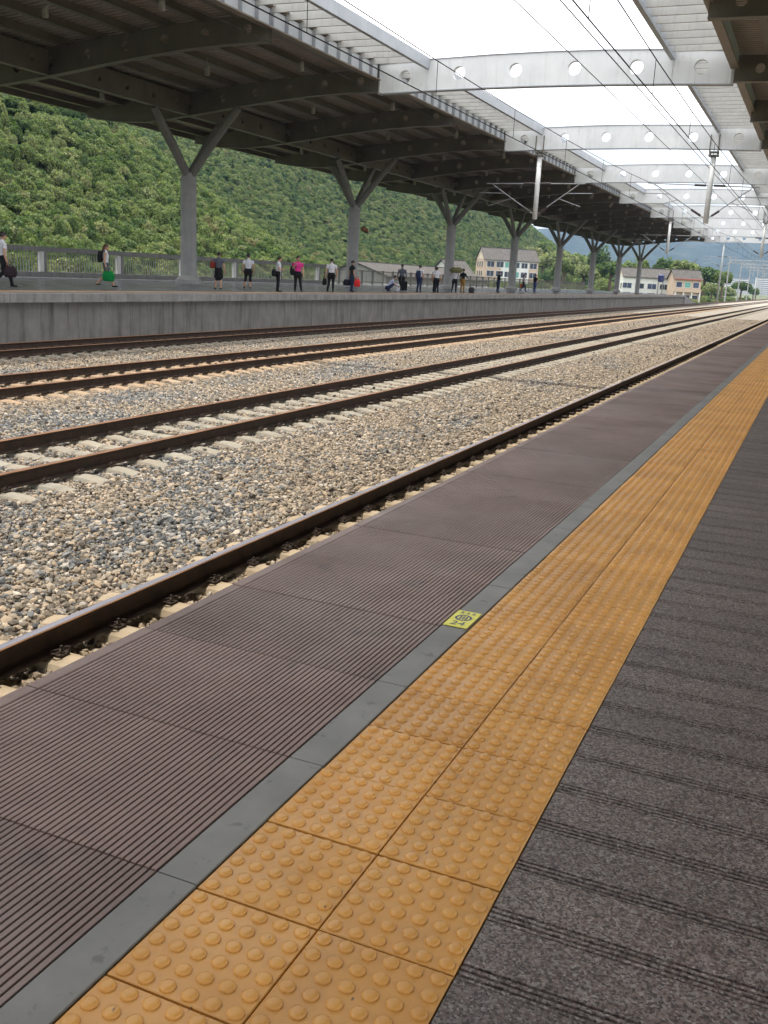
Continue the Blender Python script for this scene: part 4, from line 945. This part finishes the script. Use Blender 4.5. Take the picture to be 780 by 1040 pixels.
    m2 = tmp.modifiers.new('s', 'SMOOTH'); m2.factor = .5; m2.iterations = 3
    dg = bpy.context.evaluated_depsgraph_get(); me = bpy.data.meshes.new_from_object(tmp.evaluated_get(dg)); old = tmp.data; bpy.data.objects.remove(tmp); bpy.data.meshes.remove(old)
    n = len(me.polygons); ctr = np.zeros(n*3); me.polygons.foreach_get('center', ctr); ctr = ctr.reshape(-1, 3); best = np.full(n, 1e9); reg = np.zeros(n, int)
    idx = {'s': 0, 't': 1, 'p': 2, 'f': 3}
    for a, c_, r0, r1, g_ in bones:
        ab = c_-a; u = np.clip(((ctr-a) @ ab)/max(ab @ ab, 1e-9), 0, 1); d = np.linalg.norm(ctr-a-u[:, None]*ab, axis=1)/(r0+(r1-r0)*u); k = d < best; best[k] = d[k]; reg[k] = idx[g_]
    me.materials.clear()
    for m_ in (M['skin'], cloth(shirt), cloth(pants), cloth(shoes), M['hair']): me.materials.append(m_)
    me.polygons.foreach_set('material_index', reg); me.polygons.foreach_set('use_smooth', [True]*n)
    # fingers and thumb, rooted in each palm
    fb = MB()
    for sd, E0, W0 in ((-1, EL, WL), (1, ER, WR)):
        d = (W0-E0).normalized(); side = V3(0, 1, 0)-d*d.y; side = side.normalized() if side.length > .1 else V3(1, 0, 0); inn = V3(-sd, 0, 0); p0 = W0+d*.075
        for q, ln in enumerate((.062, .074, .078, .068)[::-1]):
            o_ = p0+side*(.028-.0185*q); fb.tube([o_, o_+d*ln*.45+inn*.008, o_+d*ln*.8+inn*.026, o_+d*ln*.95+inn*.044], [.0095, .0088, .008, .006], 6)
        t0 = W0+d*.03+side*.025; fb.tube([t0, t0+side*.022+d*.025, t0+side*.028+d*.055+inn*.012], [.011, .010, .007], 6)
    for sd in (-1, 1): fb.ell(hc+V3(sd*.031, .090, .008), (.012, .008, .007), 6, 4, 4)
    fb.tube([hc+V3(-.022, .093, -.062), hc+V3(0, .098, -.063), hc+V3(.022, .093, -.062)], .006, 5, 4)
    fme = fb.mesh('f', ['skin', 'skin', 'skin', 'skin', 'hair'], True)
    import bmesh
    bm = bmesh.new(); bm.from_mesh(me); bm.from_mesh(fme); bm.to_mesh(me); bm.free(); bpy.data.meshes.remove(fme)
    o = link('body', me, T); o.scale = (s_*1.13, s_*1.13, s_)
    # hair shell
    hb = MB(); base = 0; seg, rings = 16, 9
    for i in range(rings+1):
        a = math.pi*.62*i/rings
        for j in range(seg):
            bb = 2*math.pi*j/seg; front = max(0, math.sin(bb)); aa = a*(1-.36*front); k = 1.0+.06*math.sin(7*bb+3*i)*.5
            hb.v.append((hc.x+.088*k*math.sin(aa)*math.cos(bb), hc.y-.008+.106*k*math.sin(aa)*math.sin(bb), hc.z+.012+.122*math.cos(aa)))
    for i in range(rings):
        for j in range(seg): a = i*seg+j; c_ = i*seg+(j+1) % seg; hb.f.append((a, a+seg, c_+seg, c_)); hb.mi.append(0)
    hb.f.append(tuple(rings*seg+j for j in range(seg))); hb.mi.append(0)
    if hair == 'long': hb.tube([hc+V3(0, -.06, .04), hc+V3(0, -.095, -.06), hc+V3(0, -.115, -.20), hc+V3(0, -.125, -.36)], [(.05, .08), (.05, .09), (.04, .085), (.015, .04)], 10, up=(0, 1, 0))
    if hair == 'pony': hb.tube([hc+V3(0, -.08, .06), hc+V3(0, -.15, .05), hc+V3(0, -.18, -.08), hc+V3(0, -.16, -.22)], [.03, .035, .035, .012], 8)
    o = hb.build('hair', haircol, T, True); o.scale = (s_*1.13, s_*1.13, s_)
    return T
def bag(lab, x, y, z, rot, w_, d_, h_, c, handle='strap', name='bag', cat='bag', soft=.25):
    T = thing(name, lab, cat, (x, y, z), R(rot)); b = MB(); n = 7
    pts, rr = [], []
    for k in range(n):
        u = k/(n-1); e = max(.72, math.sin(math.pi*u)**soft); pts.append((0, 0, h_*u)); rr.append((w_*.56*e*(1.10-.2*u), d_*.56*e*(1.1-.25*u)))
    b.tube(pts, rr, 12, up=(1, 0, 0)); b.build('body', cloth(c), T, True)
    b = MB()
    if handle == 'strap': b.tube([(-w_*.3, 0, h_*.93), (-w_*.2, 0, h_*1.3), (w_*.2, 0, h_*1.3), (w_*.3, 0, h_*.93)], .012, 6)
    elif handle == 'two':
        for s_ in (-1, 1): b.tube([(-w_*.22, s_*d_*.22, h_*.93), (-w_*.15, s_*.02, h_*1.38), (w_*.15, s_*.02, h_*1.38), (w_*.22, s_*d_*.22, h_*.93)], .01, 6)
    elif handle == 'pack':
        for s_ in (-1, 1): b.tube([(s_*w_*.28, d_*.4, h_*.95), (s_*w_*.3, d_*1.0, h_*1.02), (s_*w_*.32, d_*1.1, h_*.6), (s_*w_*.3, d_*.4, h_*.12)], .018, 6)
    b.build('handle', cloth(c), T); return T
# rot: 30 faces away from the camera, -150 towards it, -60 to the right of the picture
def crew(x, y, rot, H, lab, shirt, pants, **kw): person(lab, x, y, rot, H, shirt, pants, **kw); return (x, y, rot)
def by(p, dx, dy, z, turn, lab, w_, d_, h_, c, handle='two', **kw):
    a = R(p[2]); return bag(lab, p[0]+dx*math.cos(a)-dy*math.sin(a), p[1]+dx*math.sin(a)+dy*math.cos(a), z, p[2]+turn, w_, d_, h_, c, handle, **kw)
p = crew(-25.6, 25.75, -25, 1.80, 'man in white t-shirt and black trousers walking at the left edge of the photo', WHITE, BLACK, pose='walk', ra='bag', la='back')
by(p, .36, .10, .36, 80, 'dark bag held by the man at the left edge of the photo', .40, .22, .36, (.03, .018, .022))
p = crew(-26.6, 32.24, -50, 1.66, 'woman in white sleeveless top and grey shorts walking with a green bag', WHITE, (.09, .10, .14), sleeve='none', legs='short', hair='long', haircol='hair_brown', pose='walk', ra='bag')
by(p, .34, .10, .26, 85, 'bright green shopping bag in the hand of the walking woman', .44, .20, .40, (.005, .20, .045))
by(p, 0, -.21, .98, 0, 'black backpack on the back of the woman with the green bag', .30, .18, .44, BLACK, 'pack')
p = crew(-25.85, 39.29, 20, 1.66, 'woman in grey top and black skirt with a red shoulder bag', GREY, BLACK, legs='skirt', pose='shift', la='strap')
by(p, -.25, -.06, .95, 60, 'red-brown shoulder bag of the woman in the black skirt', .34, .16, .30, (.20, .03, .02), 'strap')
crew(-27.4, 44.41, 40, 1.72, 'person in white t-shirt and knee-length black trousers seen from behind', WHITE, BLACK, legs='knee', pose='shift')
p = crew(-23.83, 41.3, -55, 1.62, 'man in white shirt looking at a phone with a black bag on his back', WHITE, BLACK, la='phone', ra='phone', lean=.04)
by(p, .08, -.20, .72, 10, 'black shoulder bag of the man looking at his phone', .36, .20, .32, BLACK, 'strap')
p = crew(-23.98, 43.51, -140, 1.70, 'man in bright pink shirt and dark trousers facing the camera', (.62, .045, .24), BLACK, pose='shift', ra='strap')
by(p, .27, -.06, .80, 80, 'black bag hanging from the shoulder of the man in pink', .30, .20, .46, BLACK, 'strap')
p = crew(-24.26, 47.76, 22, 1.72, 'man in white shirt with legs apart, seen from behind, left of the second column', WHITE, BLACK, pose='shift', la='bag')
by(p, -.36, .02, .34, 70, 'black case held by the man left of the second column', .38, .18, .36, BLACK)
p = crew(-24.46, 50.74, -35, 1.70, 'man in dark t-shirt and jeans carrying bags beside the second column', (.02, .025, .022), (.03, .04, .08), ra='bag', la='bag', pose='shift')
by(p, .36, .14, .30, 75, 'red paper bag carried by the man in dark t-shirt', .34, .16, .42, (.55, .03, .03))
by(p, -.30, -.12, .34, 60, 'dark holdall carried by the man beside the second column', .46, .26, .34, (.02, .02, .03))
crew(-26.3, 59.9, -55, 1.68, 'person in white and blue crouching on the far platform', (.45, .50, .66), NAVY, pose='crouch', la='fwd', ra='fwd')
bag('white plastic bag on the platform beside the crouching person', -26.0, 60.9, 0, 20, .38, .3, .48, (.60, .62, .64), 'strap')
crew(-26.1, 61.9, 25, 1.74, 'man in grey long-sleeved shirt standing behind a black suitcase', GREY, BLACK, sleeve='long', pose='shift')
T = thing('suitcase', 'black suitcase standing by the man in the grey shirt', 'suitcase', (-25.75, 61.35, 0), R(30)); b = MB(); b.prism([(-.24, .08), (.24, .08), (.26, .12), (.26, .62), (.22, .68), (-.22, .68), (-.26, .62), (-.26, .12)], 'y', -.15, .15); b.build('shell', cloth(BLACK), T)
b = MB(); b.tube([(-.12, .1, .68), (-.12, .1, .98), (.12, .1, .98), (.12, .1, .68)], .012, 6); b.build('handle', 'dark_steel', T)
for sx_ in (-.2, .2): b = MB(); b.tube([(sx_-.02, .1, .04), (sx_+.02, .1, .04)], .04, 10); b.build('wheel', 'ink', T)
p = crew(-24.6, 61.37, -5, 1.74, 'man in white t-shirt and jeans wearing a navy backpack', WHITE, NAVY, pose='shift')
by(p, 0, -.22, .92, 0, 'navy backpack worn by the man in jeans', .34, .22, .48, NAVY, 'pack')
crew(-24.77, 65.0, 35, 1.68, 'man in white shirt standing just left of the third column, nearer one', WHITE, BLACK, pose='stand')
crew(-25.6, 66.9, -15, 1.70, 'person in pale shirt half hidden behind the man left of the third column', (.45, .46, .52), BLACK, la='bag', pose='shift')
p = crew(-25.0, 69.4, 30, 1.68, 'person in pale shirt and black trousers carrying a sack on the shoulder', (.50, .50, .54), BLACK, la='up', ra='up', pose='shift')
by(p, .05, .02, 1.42, 0, 'large olive green sack carried on a shoulder', .95, .45, .40, (.13, .13, .06), 'strap', name='sack', cat='sack', soft=.7)
p = crew(-25.15, 71.6, -20, 1.72, 'person in black top and mustard trousers beside the sack carrier', BLACK, (.30, .17, .04), sleeve='long', ra='fwd')
bag('black bag on the platform by the person in mustard trousers', -24.7, 72.5, 0, 10, .42, .3, .42, (.05, .05, .05), 'strap')
crew(-26.4, 84.6, -50, 1.74, 'person in all dark clothes left of the fourth column', BLACK, NAVY, sleeve='long', lean=.05, la='phone', ra='phone')
p = crew(-28.0, 98.4, -60, 1.70, 'woman with long reddish hair walking right of the fourth column', (.50, .50, .52), NAVY, hair='long', haircol='hair_brown', pose='walk', la='bag')
by(p, -.28, -.08, .42, 80, 'orange bag in the hand of the woman with reddish hair', .38, .18, .36, (.55, .14, .04))
crew(-27.5, 101.0, -30, 1.76, 'man in dark shirt and blue jeans, rightmost person on the platform', (.02, .02, .03), (.05, .08, .18), pose='shift', la='phone', ra='phone')

# ================================================================= HAZE
hb = MB(); hb.box(-9500, 9500, -9500, 9500, -3.4, 215)
t = bpy.data.materials.new('haze_air'); t.use_nodes = True; t.node_tree.nodes.clear()
ho = t.node_tree.nodes.new('ShaderNodeOutputMaterial'); pv = t.node_tree.nodes.new('ShaderNodeVolumePrincipled')
pv.inputs['Color'].default_value = (.25, .43, .88, 1); pv.inputs['Density'].default_value = .00009; pv.inputs['Anisotropy'].default_value = .2
t.node_tree.links.new(pv.outputs[0], ho.inputs['Volume'])
me = bpy.data.meshes.new('haze'); me.from_pydata(hb.v, [], hb.f); me.materials.append(t); o = link('haze', me); o['kind'] = 'stuff'
tag(o, 'thin blue haze in the air between the station and the mountains', 'haze')
